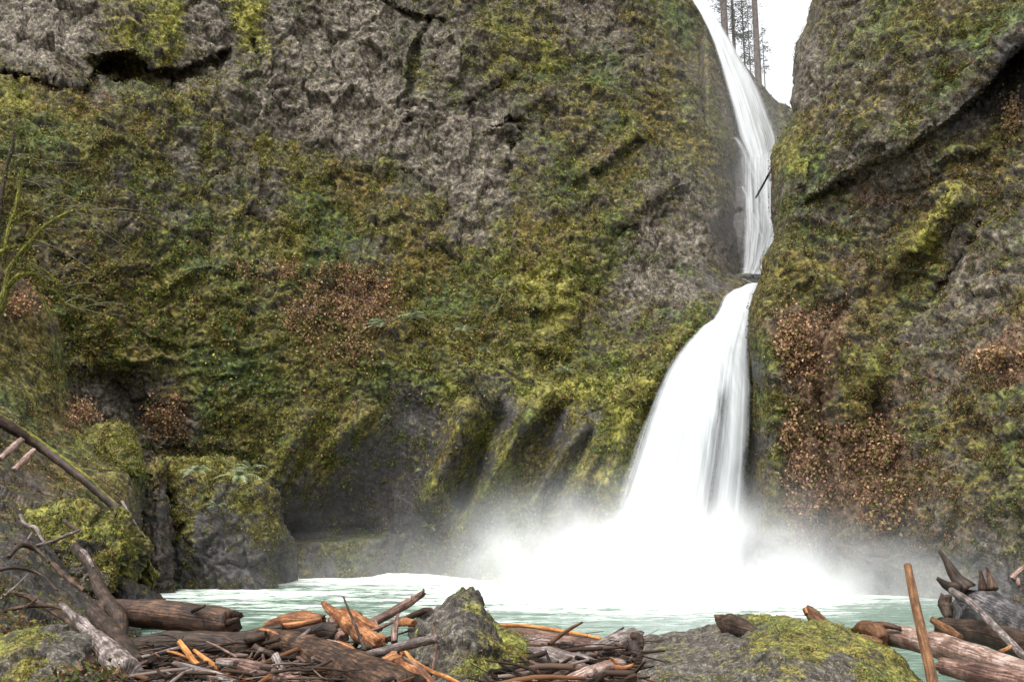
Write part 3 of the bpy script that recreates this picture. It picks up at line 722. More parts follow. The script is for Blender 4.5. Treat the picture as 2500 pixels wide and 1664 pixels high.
# the top rolls back to meet the cliff
k_ = np.arange(1, 7)[::-1][:, None, None] / 6.0
GSL["P"] = np.concatenate([GSL["P"][:1] + k_ * np.array([-3.0, 7.0, -4.0]), GSL["P"]], 0)
GSL["M"] = np.concatenate([np.repeat(GSL["M"][:1], 6, 0), GSL["M"]], 0)
GSL["N"] = grid_normals(GSL["P"])
GSL["cell"] = 0.06
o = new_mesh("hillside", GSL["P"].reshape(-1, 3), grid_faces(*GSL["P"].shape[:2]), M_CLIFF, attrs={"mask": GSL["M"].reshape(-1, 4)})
tag(o, "steep mossy bank strewn with brown leaves at the left edge", "bank", None, "structure")
wH = GSL["M"][..., 0] * (1 - 0.7 * GSL["M"][..., 2]) + 0.45 * GSL["M"][..., 1]; wH[:7] = 0; wH[:, -6:] = 0; wH = wH + 0.12 * (wH > 0); wH[:, :150] *= 0.3
o = scatter("leaf_litter", GSL, wH, 60000, 0.04, 0.13, 0.10, cliff_palette)
tag(o, "brown fallen leaves and moss covering the left bank", "leaf litter", None, "stuff")

# ------------------------------------------------------------------ ground and water
def ground():
    xs = np.concatenate([np.linspace(-165, -32, 16), np.linspace(-30, 40, 200), np.linspace(42, 165, 16)])
    ys = np.concatenate([np.linspace(-85, -12, 16), np.linspace(-10, 30, 170), np.linspace(31, 60, 12)])
    X, Y = np.meshgrid(xs, ys)
    edge = 17.6 - 3.6 * sstep(1.5, 4.0, X) - 9.5 * sstep(4.0, 6.2, X) + 1.5 * sstep(-3, -7, X)
    z = 0.55 - 2.4 * sstep(-0.8, 3.5, Y - edge)
    P = np.stack([X, Y, z], -1)
    P[..., 2] += np.where((np.abs(X) < 42) & (Y < 31) & (Y > -11), fbm(P * 0.9, 4) * 0.22, 0)
    M = np.zeros(X.shape + (4,)); M[..., 0] = .1; M[..., 1] = .75; M[..., 2] = .9
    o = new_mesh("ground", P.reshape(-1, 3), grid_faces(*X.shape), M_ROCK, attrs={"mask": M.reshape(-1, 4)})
    tag(o, "dark wet stony shore under the driftwood", "ground", None, "structure")
ground()

def water_material():
    k = NT("milky_pool_water")
    pos = k.n("ShaderNodeNewGeometry").outputs["Position"]
    at = k.n("ShaderNodeAttribute", attribute_name="mask")
    sep = k.n("ShaderNodeSeparateColor"); k.l(at.outputs["Color"], sep.inputs[0])
    foam, calm = sep.outputs[0], sep.outputs[1]
    mp = k.n("ShaderNodeMapping"); mp.inputs["Scale"].default_value = (0.30, 0.85, 1.0); k.l(pos, mp.inputs[0])
    n1 = k.noise(mp.outputs[0], 1.0, 6, 0.62, 0.6)
    mp2 = k.n("ShaderNodeMapping"); mp2.inputs["Scale"].default_value = (1.0, 3.2, 1.0); k.l(pos, mp2.inputs[0])
    n2 = k.noise(mp2.outputs[0], 1.3, 5, 0.65, 0.8)
    f = k.math('ADD', foam, k.math('MULTIPLY', k.math('SUBTRACT', n1, 0.5), 1.5))
    f = k.math('ADD', f, k.math('MULTIPLY', k.math('SUBTRACT', n2, 0.5), 1.2))
    f = k.maprange(f, 0.15, 0.95)
    deep = k.ramp(n2, [(0.35, (0.050, 0.090, 0.070)), (0.55, (0.120, 0.175, 0.138)), (0.7, (0.23, 0.29, 0.245))])
    milk = k.ramp(n2, [(0.35, (0.27, 0.345, 0.28)), (0.6, (0.50, 0.56, 0.50))])
    col = k.mix(k.maprange(f, 0.0, 0.5), deep, milk)
    col = k.mix(k.maprange(f, 0.45, 0.95), col, (0.80, 0.83, 0.82))
    k.l(col, k.b.inputs["Base Color"])
    k.l(k.maprange(f, 0.0, 0.7, 0.22, 0.7), k.b.inputs["Roughness"])
    k.b.inputs["Specular IOR Level"].default_value = 0.35
    k.b.inputs["IOR"].default_value = 1.33
    k.bump(k.math('ADD', n1, k.math('MULTIPLY', n2, 0.5)), 0.45, 0.25)
    return k.m
M_WATER = water_material()

def pool():
    xs = np.linspace(-34, 44, 420)
    ys = np.concatenate([np.linspace(4, 30, 200), np.linspace(30.1, 66, 200)])
    X, Y = np.meshgrid(xs, ys)
    P = np.stack([X, Y, 0 * X], -1)
    px, py = proj(P)
    foam = 0.30 + 0.0 * X
    foam += 0.75 * np.exp(-(((X - 6.0) / 8) ** 2 + ((Y - 43) / 9) ** 2))
    foam += 0.45 * np.exp(-(((X + 9) / 8) ** 2 + ((Y - 54) / 4.5) ** 2))
    foam += 0.30 * np.exp(-(((X + 12.5) / 5) ** 2 + ((Y - 42) / 4) ** 2))
    foam -= 0.30 * sstep(8, 13, X) * sstep(45, 30, Y)
    foam -= 0.34 * sstep(36, 21, Y)
    foam += 0.45 * sstep(5.0, 6.0, X) * sstep(17.5, 15, Y)
    M = np.zeros(X.shape + (4,)); M[..., 0] = foam.clip(0, 1.2)
    q = P * np.array([0.35, 0.8, 1.0])
    z = fbm(q, 4) * 0.10 + fbm(P * np.array([0.9, 2.2, 1]) + 9, 3) * 0.05
    z += 0.30 * np.exp(-((Y - 55 + 0.35 * X) / 1.6) ** 2) * sstep(-16, -12.5, X) * (1 - sstep(-6, 1, X))
    z *= 0.5 + 0.9 * sstep(0.2, 0.9, foam)
    P[..., 2] = z
    o = new_mesh("pool", P.reshape(-1, 3), grid_faces(*X.shape), M_WATER, attrs={"mask": M.reshape(-1, 4)})
    tag(o, "milky green plunge pool streaked with white foam", "water", None, "structure")
pool()

# ------------------------------------------------------------------ waterfalls
def fall_material(name, core=0.5, uscale=26.0, vscale=0.9, soft=0.12, gap=0.0, tint=(0.64, 0.66, 0.68)):
    """silky white water: streaks along the flow, thin at its edges; UV u across, v along in metres; attribute 'mask' red = thickness"""
    k = NT(name)
    uv = k.n("ShaderNodeTexCoord").outputs["UV"]
    at = k.n("ShaderNodeAttribute", attribute_name="mask")
    sep = k.n("ShaderNodeSeparateColor"); k.l(at.outputs["Color"], sep.inputs[0])
    mp = k.n("ShaderNodeMapping"); mp.inputs["Scale"].default_value = (uscale, vscale * 0.07, 1); k.l(uv, mp.inputs[0])
    n1 = k.noise(mp.outputs[0], 1.0, 5, 0.6, 0.3)
    mp2 = k.n("ShaderNodeMapping"); mp2.inputs["Scale"].default_value = (uscale * 0.3, vscale * 0.2, 1); k.l(uv, mp2.inputs[0])
    n2 = k.noise(mp2.outputs[0], 1.0, 4, 0.6, 0.5)
    a = k.math('ADD', sep.outputs[0], k.math('MULTIPLY', k.math('SUBTRACT', n1, 0.5), 0.6))
    a = k.math('ADD', a, k.math('MULTIPLY', k.math('SUBTRACT', n2, 0.5), 0.8))
    a = k.maprange(a, 0.02, 0.95)
    col = k.ramp(n1, [(0.3, (0.40, 0.43, 0.43)), (0.62, tint)])
    k.l(col, k.b.inputs["Base Color"])
    k.b.inputs["Roughness"].default_value = 0.6
    k.b.inputs["Specular IOR Level"].default_value = 0.2
    tl = k.n("ShaderNodeBsdfTranslucent"); k.l(col, tl.inputs[0])
    m1 = k.n("ShaderNodeMixShader"); m1.inputs[0].default_value = 0.35
    k.l(k.b.outputs[0], m1.inputs[1]); k.l(tl.outputs[0], m1.inputs[2])
    tp = k.n("ShaderNodeBsdfTransparent")
    m2 = k.n("ShaderNodeMixShader"); k.l(a, m2.inputs[0])
    k.l(tp.outputs[0], m2.inputs[1]); k.l(m1.outputs[0], m2.inputs[2])
    k.l(m2.outputs[0], k.out.inputs[0])
    return k.m
M_FALL = fall_material("falling_water")

e_ = lambda u, a, b: sstep(0, a, u) * (1 - sstep(1 - b, 1, u))
def soft(v, n):
    """rounds off the corners of a sampled curve"""
    if n < 2: return v
    k = np.hanning(2 * n + 3)[1:-1]; k /= k.sum(); h = len(k) // 2
    e = np.concatenate([v[0] + (v[0] - v[1]) * np.arange(h, 0, -1), v, v[-1] + (v[-1] - v[-2]) * np.arange(1, h + 1)])
    return np.convolve(e, k, 'valid')
def fall_sheet(name, bounds, depth, thick, nr=160, nc=48, bulge=1.0, pad=0.0, parent=None, ed=0.14, cut=0.75):
    """bounds (y, xl, xr); depth(y); thick(u, y) = how dense the water is; the sheet bows out towards the viewer"""
    a = np.array(bounds, float)
    ys = np.linspace(a[0, 0], a[-1, 0], nr); u = np.linspace(0, 1, nc)
    xl = soft(np.interp(ys, a[:, 0], a[:, 1]), 5); xr = soft(np.interp(ys, a[:, 0], a[:, 2]), 5)
    wd = xr - xl
    xl, xr = xl - pad * wd, xr + pad * wd
    px = xl[:, None] * (1 - u) + xr[:, None] * u
    py = np.repeat(ys[:, None], nc, 1)
    d = soft(depth(ys), nr // 7)[:, None] - bulge * np.sin(np.pi * u)[None] * (wd / 120)[:, None].clip(0.1, 1.5)
    P = unproj(px, py, d)
    P += grid_normals(P) * (fbm(P * np.array([1.6, 1.0, 0.12]) + 3, 3) * 0.09)[..., None]
    v = np.concatenate([[0], np.cumsum(np.linalg.norm(np.diff(P[:, nc // 2], axis=0), axis=1))])
    UV = np.stack([np.repeat(u[None], nr, 0), np.repeat(v[:, None], nc, 1)], -1)
    T = thick(np.repeat(u[None], nr, 0), py)
    T = T - cut * (1 - e_(np.repeat(u[None], nr, 0), ed, ed))
    M = np.zeros((nr, nc, 4)); M[..., 0] = T
    return new_mesh(name, P.reshape(-1, 3), grid_faces(nr, nc), M_FALL, parent, attrs={"mask": M.reshape(-1, 4)}, uv=UV.reshape(-1, 2))

UP = [(-24, 1676, 1712), (0, 1688, 1728), (40, 1714, 1750), (100, 1740, 1786), (150, 1756, 1816), (200, 1771, 1846), (250, 1785, 1866), (300, 1797, 1886), (335, 1806, 1900), (380, 1826, 1900), (430, 1845, 1896), (500, 1862, 1896), (560, 1873, 1896), (610, 1884, 1900)]
dU = lambda y: np.interp(y, [-30, 60, 330, 640], [74.6, 72.4, 68.4, 64.0])
up = empty("waterfall", tuple(unproj(1850, 640, 65)))
def add_local(o, root):
    o.matrix_parent_inverse = root.matrix_world.inverted()
up.matrix_world  # location only; children keep world coordinates through the inverse below
bpy.context.view_layer.update()
def child(o, root):
    o.parent = root
    o.matrix_parent_inverse = root.matrix_world.inverted()
    return o
o = fall_sheet("main_flow", UP, dU, lambda u, y: 0.90 * e_(u, .28, .34) + 0.08 * sstep(300, 100, y) - 0.5 * sstep(330, 560, y) * (1 - u) - 0.35 * e_((u - .42) * 2.6, .4, .4) * sstep(180, 330, y), bulge=0.5, pad=0.16, ed=.25, cut=.45)
child(o, up)
VE = [(300, 1794, 1890), (360, 1796, 1905), (450, 1800, 1900), (560, 1808, 1900), (640, 1806, 1880), (668, 1806, 1862)]
o = fall_sheet("side_veil", VE, lambda y: np.interp(y, [300, 450, 560, 640, 668], [68.3, 65.6, 62.6, 60.6, 59.4]), lambda u, y: 0.46 * e_(u, .3, .1) + 0.06 - 0.9 * (1 - sstep(310, 400, y)), bulge=0.2, ed=.06)
child(o, up)
for st, wdt, th in (([(1796, 335), (1806, 345), (1822, 390), (1846, 440), (1866, 500), (1882, 560)], 11, .8), ([(1812, 455), (1824, 480), (1836, 520), (1852, 560), (1872, 606)], 7, .7), ([(1810, 655), (1830, 660), (1858, 670)], 4, .9), ([(1812, 680), (1830, 688), (1852, 697)], 4, .8)):
    a = np.array(st, float)
    b = [(y, x - wdt, x + wdt) for x, y in st]
    o = fall_sheet("water_strand", b, lambda y: np.interp(y, [300, 450, 560, 640, 655, 700], [67.6, 65.0, 62.2, 60.2, 59.0, 57.0]), lambda u, y, th=th: 0.5 * th * e_(u, .5, .5), nr=40, nc=12, bulge=0.05)
    child(o, up)
tag(up, "upper waterfall, narrow silky white chute sliding down the rock gully", "waterfall", None, "structure")

LOW = [(690, 1836, 1852), (698, 1812, 1850), (706, 1786, 1846), (716, 1766, 1842), (730, 1757, 1839), (752, 1748, 1836), (775, 1735, 1834), (790, 1712, 1833), (805, 1690, 1833), (830, 1667, 1831), (870, 1634, 1831), (950, 1586, 1835), (1050, 1546, 1834), (1130, 1518, 1832), (1200, 1492, 1827), (1280, 1462, 1823), (1350, 1430, 1819), (1450, 1390, 1815)]
dLo = lambda y: np.interp(y, [690, 720, 800, 1000, 1450], [57.0, 54.5, 50.6, 47.4, 45.0])
low = empty("waterfall", tuple(unproj(1650, 1440, 45)))
bpy.context.view_layer.update()
o = fall_sheet("main_flow", LOW, dLo, lambda u, y: 1.25 * e_(u, .40, .22) - 0.80 * np.exp(-((u - .70) / .10) ** 2) * sstep(800, 1000, y) - 0.25 * np.exp(-((u - .40) / .06) ** 2) * sstep(900, 1100, y), nr=260, nc=90, bulge=0.9, pad=0.09, ed=.26, cut=.45)
child(o, low)
BK = [(y, xl + 8, xr - 2) for y, xl, xr in LOW]
o = fall_sheet("back_flow", BK, lambda y: dLo(y) + 0.9, lambda u, y: 1.0 * e_(u, .36, .2) - 0.60 * np.exp(-((u - .72) / .08) ** 2) * sstep(800, 1000, y), nr=200, nc=60, bulge=0.6)
child(o, low)
tag(low, "lower waterfall, broad white fan plunging into the pool", "waterfall", None, "structure")

# ------------------------------------------------------------------ spray at the foot of the fall
def mist():
    k = NT("spray_mist")
    t = k.t
    t.nodes.remove(k.b)
    pos = k.n("ShaderNodeNewGeometry").outputs["Position"]
    blobs = [((6.8, 42.5, 0.3), (3.6, 4.2, 2.4), 0.34), ((2.4, 43.5, 0.6), (3.8, 3.4, 2.4), 0.20), ((10.0, 41.5, 0.2), (3.2, 3.2, 2.2), 0.15), ((7.0, 40.0, 0.0), (6.0, 3.6, 0.7), 0.15), ((2.0, 45.5, 0.0), (10.0, 8.0, 2.2), 0.020), ((14.5, 39.0, 0.0), (5.0, 5.0, 1.8), 0.07)]
    tot = None
    for c, r, a in blobs:
        s = k.n("ShaderNodeVectorMath", operation='SUBTRACT'); k.l(pos, s.inputs[0]); s.inputs[1].default_value = c
        q = k.n("ShaderNodeVectorMath", operation='DIVIDE'); k.l(s.outputs[0], q.inputs[0]); q.inputs[1].default_value = r
        dt = k.n("ShaderNodeVectorMath", operation='DOT_PRODUCT'); k.l(q.outputs[0], dt.inputs[0]); k.l(q.outputs[0], dt.inputs[1])
        g = k.math('EXPONENT', k.math('MULTIPLY', dt.outputs["Value"], -1.0))
        g = k.math('MULTIPLY', g, a)
        tot = g if tot is None else k.math('ADD', tot, g)
    nz = k.noise(pos, 0.45, 3, 0.55, 0.3)
    den = k.math('MULTIPLY', tot, k.maprange(nz, 0.34, 0.66, 0.10, 1.8))
    # nothing above 5.5 m
    vol = k.n("ShaderNodeVolumePrincipled")
    vol.inputs["Color"].default_value = (0.93, 0.935, 0.945, 1)
    vol.inputs["Anisotropy"].default_value = 0.0
    k.l(den, vol.inputs["Density"])
    k.l(vol.outputs[0], k.out.inputs["Volume"])
    box = lambda x0, x1, y0, y1, z0, z1: [(x, y, z) for x in (x0, x1) for y in (y0, y1) for z in (z0, z1)]
    V = box(-12, 22, 29, 57, -0.5, 8.0)
    Fc = [(0, 1, 3, 2), (4, 6, 7, 5), (0, 4, 5, 1), (2, 3, 7, 6), (0, 2, 6, 4), (1, 5, 7, 3)]
    o = new_mesh("mist", V, Fc, k.m, smooth=False)
    tag(o, "white spray cloud rising at the foot of the lower waterfall", "mist", None, "stuff")
    k2 = NT("gully_spray"); k2.t.nodes.remove(k2.b)
    v2 = k2.n("ShaderNodeVolumePrincipled"); v2.inputs["Color"].default_value = (0.96, 0.965, 0.975, 1); v2.inputs["Density"].default_value = 0.0
    p2 = k2.n("ShaderNodeNewGeometry").outputs["Position"]
    s2 = k2.n("ShaderNodeVectorMath", operation='SUBTRACT'); k2.l(p2, s2.inputs[0]); s2.inputs[1].default_value = (17.5, 66.0, 22.0)
    q2 = k2.n("ShaderNodeVectorMath", operation='DIVIDE'); k2.l(s2.outputs[0], q2.inputs[0]); q2.inputs[1].default_value = (5.0, 9.0, 14.0)
    d2 = k2.n("ShaderNodeVectorMath", operation='DOT_PRODUCT'); k2.l(q2.outputs[0], d2.inputs[0]); k2.l(q2.outputs[0], d2.inputs[1])
    k2.l(k2.math('MULTIPLY', k2.math('EXPONENT', k2.math('MULTIPLY', d2.outputs["Value"], -1.0)), 0.014), v2.inputs["Density"])
    k2.l(v2.outputs[0], k2.out.inputs["Volume"])
    o = new_mesh("mist", box(5, 32, 50.5, 92, 6.0, 56.0), Fc, k2.m, smooth=False)
    tag(o, "thin drifting spray in the gully round the upper waterfall", "mist", None, "stuff")
mist()

# ------------------------------------------------------------------ boulders
def pts_interp(pts, n):
    a = np.array(pts, float)
    s = np.concatenate([[0], np.cumsum(np.hypot(*np.diff(a, axis=0).T))])
    t = np.linspace(0, s[-1], n)
    return np.interp(t, s, a[:, 0]), np.interp(t, s, a[:, 1])

def boulder(label, top, base, d_ridge, d_front, moss, mat=M_ROCK, amp=0.12, back=None, n=150, m=90, group=None, tufts=0, tuft=(0.02, 0.05), yel=0.3, litter=0.1, wet=0.0, face=0.55, fs=1.0, seed=0.0, pal_fn=None, flat=0.0, mshift=0.0):
    """a rock with a given crest line (left to right) and foot line, a rounded front and a back that falls away"""
    tx, ty = pts_interp(top, n)
    b = np.array(base, float)
    bx = np.linspace(b[0, 0], b[-1, 0], n); by = np.interp(bx, b[:, 0], b[:, 1])
    t = np.linspace(0, 1, m)[:, None]
    px = tx[None] * (1 - t) + bx[None] * t
    py = ty[None] * (1 - t) + by[None] * t
    d = d_ridge - (d_ridge - d_front) * np.sin(t * np.pi / 2) ** face
    # ends come together towards the middle depth
    e = np.abs(np.linspace(-1, 1, n))[None]
    d = d + (d_ridge - d_front) * 0.5 * (1 - np.sqrt(1 - 0.98 * e ** 4)) * np.sin(t * np.pi / 2)
    Pf = unproj(px, py, d)
    bk = back if back else (d_ridge - d_front) * 0.9
    s = np.linspace(1, 0, 24)[:-1][:, None, None]
    drop = (Pf[0, :, 2] - Pf[-1, :, 2])[None, :, None]
    Pb = Pf[:1] + np.concatenate([0 * drop * s, bk * s ** 0.7 + 0 * drop, -drop * s ** 2 * 1.0], -1)
    P = np.concatenate([Pb, Pf], 0)
    N = grid_normals(P)
    q = P * fs + seed
    g1, gap, val = worley(q * 1.6 + fbm(q * 1.3 + 5, 3)[..., None] * 0.5)
    dd = fbm(q * 1.1, 4) * amp + (val - .5) * amp * 0.9 - amp * 0.18 * np.exp(-(gap / .10) ** 2) + fbm(q * 5, 3) * amp * 0.4 + fbm(q * 14, 2) * amp * 0.12
    ppx, ppy = proj(P)
    M = np.zeros(P.shape[:2] + (4,))
    mm = idw(moss, ppx, ppy) if len(moss) else np.zeros(P.shape[:2] + (1,))
    M[..., 0] = (mm[..., 0] - mshift + 0.45 * fbm(q * 1.7 + 4, 4)).clip(0, 1)
    dd = dd + M[..., 0] * amp * 0.35 * fbm(q * 6 + 2, 3, billow=True) * -1
    P = P + N * dd[..., None]
    M[..., 1] = litter; M[..., 2] = wet if mm.shape[-1] < 2 else mm[..., 1]; M[..., 3] = yel
    root_loc = P[-1, n // 2]
    root = empty("boulder", tuple(root_loc))
    bpy.context.view_layer.update()
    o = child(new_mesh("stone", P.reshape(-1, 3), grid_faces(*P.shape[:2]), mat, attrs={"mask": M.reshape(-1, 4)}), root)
    G = {"P": P, "N": grid_normals(P), "M": M, "cell": 0.012 / fs}
    if tufts:
        wgt = M[..., 0] ** 1.6 * (0.25 + G["N"][..., 2].clip(0, 1)) + 0.01
        wgt[:20] = 0
        child(scatter("moss", G, wgt, tufts, tuft[0], tuft[1], tuft[1] * 0.6, pal_fn or cliff_palette, clump=3.0 * fs), root)
    tag(root, label, "boulder", group)
    return root, G

boulder("pointed grey boulder flecked with moss standing in the driftwood", [(975, 1668), (985, 1600), (1010, 1540), (1040, 1505), (1066, 1487), (1095, 1458), (1121, 1437), (1134, 1441), (1150, 1433), (1160, 1441), (1171, 1459), (1173, 1479), (1189, 1501), (1201, 1525), (1222, 1541), (1260, 1560), (1290, 1576), (1320, 1620), (1350, 1690)],
        [(930, 1740), (1360, 1740)], 13.6, 11.2, [(1150, 1440, .35), (1160, 1500, .5), (1080, 1500, .15), (1120, 1540, .15), (1200, 1560, .35), (1250, 1580, .75), (1100, 1600, .2), (1180, 1620, .5), (1260, 1640, .75), (1050, 1650, .1), (1300, 1640, .6)], amp=0.15, tufts=9000, tuft=(0.012, 0.04), yel=.4, face=.8, mshift=.08, litter=.2)
boulder("wide low boulder with bright moss at the bottom right", [(1480, 1690), (1520, 1640), (1552, 1612), (1600, 1598), (1640, 1592), (1690, 1586), (1750, 1576), (1800, 1560), (1850, 1536), (1885, 1523), (1920, 1517), (1960, 1514), (2000, 1522), (2050, 1536), (2096, 1551), (2130, 1566), (2152, 1577), (2180, 1592), (2207, 1607), (2230, 1640), (2262, 1690)],
        [(1440, 1760), (2280, 1760)], 15.0, 10.6, [(1560, 1620, .1), (1700, 1620, .25), (1800, 1590, .3), (1860, 1585, .6), (1950, 1530, .9), (1970, 1560, .75), (1900, 1640, .35), (1650, 1650, .35), (1800, 1650, .4), (2060, 1560, .7), (2130, 1610, .65), (2050, 1620, .3), (2180, 1620, .9), (2150, 1650, .6), (2000, 1650, .35)], amp=0.13, tufts=13000, tuft=(0.012, 0.04), yel=.4, face=.8, seed=6.0, mshift=.19, litter=.22)
boulder("rough mossy boulder in the bottom left corner", [(-60, 1560), (-10, 1560), (30, 1550), (60, 1537), (90, 1530), (125, 1533), (150, 1545), (185, 1555), (205, 1575), (212, 1600), (235, 1625), (255, 1665), (262, 1720)],
        [(-70, 1740), (270, 1740)], 12.6, 10.6, [(20, 1580, .6), (70, 1560, .65), (110, 1560, .3), (50, 1630, .6), (160, 1580, .1), (180, 1640, .2), (100, 1650, .2), (20, 1650, .4)], amp=0.14, tufts=6000, tuft=(0.012, 0.04), yel=.4, seed=13.0, mshift=.15)
boulder("large square mossy rock block standing at the left edge of the pool", [(392, 1440), (396, 1300), (400, 1180), (403, 1120), (420, 1110), (450, 1108), (490, 1116), (540, 1124), (575, 1140), (610, 1165), (640, 1180), (662, 1205), (668, 1260), (670, 1330), (672, 1440)],
        [(385, 1446), (540, 1440), (676, 1436)], 49.0, 45.5, [(430, 1120, .95, 0), (520, 1130, .95, 0), (600, 1160, .8, 0), (420, 1170, .8, 0), (480, 1190, .4, .6), (560, 1190, .5, .3), (640, 1210, .6, .2), (440, 1260, .75, .1), (430, 1300, .6, .5), (500, 1260, .25, .8), (560, 1280, .25, .8), (650, 1280, .55, .3), (640, 1320, .5, .5), (410, 1360, .1, .95), (520, 1360, .05, .95), (620, 1380, .05, .95)], mat=M_DARKROCK, amp=0.50, tufts=17000, tuft=(0.05, 0.15), yel=.4, mshift=.12, fs=0.55, seed=3.0, face=.45, back=6)
boulder("rounded mossy hump on the leafy left bank", [(195, 1080), (210, 1050), (235, 1035), (260, 1029), (290, 1029), (315, 1040), (328, 1062), (336, 1090), (343, 1120), (346, 1150)],
        [(190, 1140), (350, 1160)], 42.2, 40.6, [(270, 1040, 1), (320, 1060, 1), (300, 1110, .9), (230, 1100, .8)], amp=0.22, tufts=7000, tuft=(0.05, 0.12), yel=.35, mshift=.08, fs=0.5, seed=21.0, n=80, m=50)
boulder("shaggy mossy boulder among the dark roots on the left", [(50, 1330), (54, 1270), (75, 1248), (110, 1235), (150, 1228), (190, 1232), (225, 1245), (235, 1265), (280, 1250), (305, 1270), (325, 1300), (322, 1340), (300, 1380), (280, 1420)],
        [(60, 1440), (290, 1440)], 27.0, 24.6, [(100, 1250, .95), (180, 1250, .95), (220, 1280, .9), (130, 1290, .8), (290, 1290, .8), (310, 1320, .9), (260, 1360, .85), (200, 1340, .5), (120, 1360, .1), (80, 1400, 0), (230, 1420, .3)], amp=0.40, tufts=16000, tuft=(0.03, 0.09), yel=.4, mshift=.15, fs=0.9, seed=29.0, mat=M_DARKROCK)
boulder("dark wet boulder where the left bank meets the pool", [(318, 1500), (322, 1460), (335, 1440), (355, 1438), (372, 1450), (385, 1470), (392, 1500)], [(310, 1510), (395, 1508)], 28.5, 27.0, [(330, 1450, .4), (380, 1470, .1)], amp=0.12, fs=.9, seed=40., n=60, m=40, wet=.7, mat=M_DARKROCK)
boulder("small dark boulder touching the mossy one by the pool", [(258, 1480), (262, 1440), (275, 1418), (300, 1405), (320, 1412), (335, 1440), (338, 1480)], [(255, 1490), (340, 1490)], 27.5, 26.3, [(300, 1410, .3), (280, 1450, .05)], amp=0.12, fs=.9, seed=44., n=60, m=40, wet=.8, mat=M_DARKROCK)

boulder("tall narrow stack of dark broken rock between the leafy bank and the square block", [(330, 1400), (336, 1290), (342, 1190), (352, 1140), (370, 1122), (392, 1116), (404, 1150), (408, 1260), (412, 1400)], [(325, 1446), (415, 1446)], 46.6, 43.0, [(350, 1150, .5, .3), (390, 1130, .6, .1), (370, 1200, .2, .6), (360, 1300, .1, .8), (390, 1400, .05, .95)], mat=M_DARKROCK, amp=.5, fs=.7, seed=51., n=80, m=80, litter=.45, tufts=4000, tuft=(.05, .14), back=4)
# ------------------------------------------------------------------ wood
def catmull(pts, per=10):
    a = np.array(pts, float)
    if len(a) == 2:
        t = np.linspace(0, 1, per + 1)[:, None]
        return a[0] * (1 - t) + a[1] * t
    p = np.concatenate([[2 * a[0] - a[1]], a, [2 * a[-1] - a[-2]]])
    out = []
    for i in range(1, len(p) - 2):
        t = np.linspace(0, 1, per, endpoint=False)[:, None]
        p0, p1, p2, p3 = p[i - 1], p[i], p[i + 1], p[i + 2]
        out.append(0.5 * ((2 * p1) + (-p0 + p2) * t + (2 * p0 - 5 * p1 + 4 * p2 - p3) * t * t + (-p0 + 3 * p1 - 3 * p2 + p3) * t ** 3))
    out.append(a[-1:])
    return np.concatenate(out)

def tube(pts, rad, segs=14, per=10, rough=0.08, flat=1.0, ragged=0.0, seed=0.0):
    """tapered, knotty limb along world points: vertices, faces, uv"""
    C = catmull(pts, per)
    n = len(C)
    R = np.interp(np.linspace(0, 1, n), np.linspace(0, 1, len(rad)), rad)
    T = np.gradient(C, axis=0); T /= np.linalg.norm(T, axis=1, keepdims=True) + 1e-9
    ref = np.array([0, 0, 1.0]) if abs(T[:, 2]).mean() < 0.8 else np.array([0, 1.0, 0])
    A = np.cross(T, ref); A /= np.linalg.norm(A, axis=1, keepdims=True) + 1e-9
    B = np.cross(A, T)
    th = np.linspace(0, 2 * np.pi, segs, endpoint=False)
    ca, sa = np.cos(th), np.sin(th)
    dirs = A[:, None] * ca[None, :, None] + B[:, None] * sa[None, :, None] * flat
    base = C[:, None] + dirs * R[:, None, None]
    rm = max(R.mean(), 1e-4)
    q = base / (rm * 3.0) + seed
    nz = fbm(q, 3)
    # ridges along the grain
    q2 = np.stack([np.repeat(ca[None] * 1.7, n, 0), np.repeat(sa[None] * 1.7, n, 0), np.repeat(np.linspace(0, 1.2, n)[:, None], segs, 1)], -1) + seed * 3.1
    gr = fbm(q2 * 1.5, 3, ridged=True)
    P = base + dirs * (R[:, None, None] * rough * (nz * 1.6 + gr * 1.1)[..., None])
    if ragged:
        L = R.mean() * ragged
        for e, sgn in ((0, -1), (n - 1, 1)):
            j = perlin(np.stack([ca * 2.2, sa * 2.2, np.full(segs, e + seed)], -1))
            P[e] = P[e] + T[e] * (sgn * L * j[:, None])
    s = np.concatenate([[0], np.cumsum(np.linalg.norm(np.diff(C, axis=0), axis=1))])
    UV = np.stack([np.repeat(s[:, None], segs, 1) + seed, np.repeat((th / (2 * np.pi))[None], n, 0) * 2 * np.pi * rm * 1.6], -1)
    V = P.reshape(-1, 3); UV = UV.reshape(-1, 2)
    Fc = []
    for i in range(n - 1):
        for j in range(segs):
            k = (j + 1) % segs
            Fc.append((i * segs + j, i * segs + k, (i + 1) * segs + k, (i + 1) * segs + j))
    # hollowed, splintered ends
    V = list(map(tuple, V)); UV = list(map(tuple, UV))
    for e, sgn in ((0, -1), (n - 1, 1)):
        c = len(V)
        ring = P[e]
        inner = C[e] + (ring - C[e]) * 0.55 - T[e] * sgn * R[e] * 0.12
        V += list(map(tuple, inner)); UV += [(UV[e * segs + j][0] + .1, UV[e * segs + j][1]) for j in range(segs)]
        V.append(tuple(C[e] - T[e] * sgn * R[e] * 0.2)); UV.append((UV[e * segs][0] + .2, 0.3))
        for j in range(segs):
            k = (j + 1) % segs
            o_, p_ = e * segs + j, e * segs + k
            f1 = (o_, c + j, c + k, p_) if sgn < 0 else (o_, p_, c + k, c + j)
            f2 = (c + j, c + segs, c + k) if sgn < 0 else (c + j, c + k, c + segs)
            Fc += [f1, f2]
    return V, Fc, UV

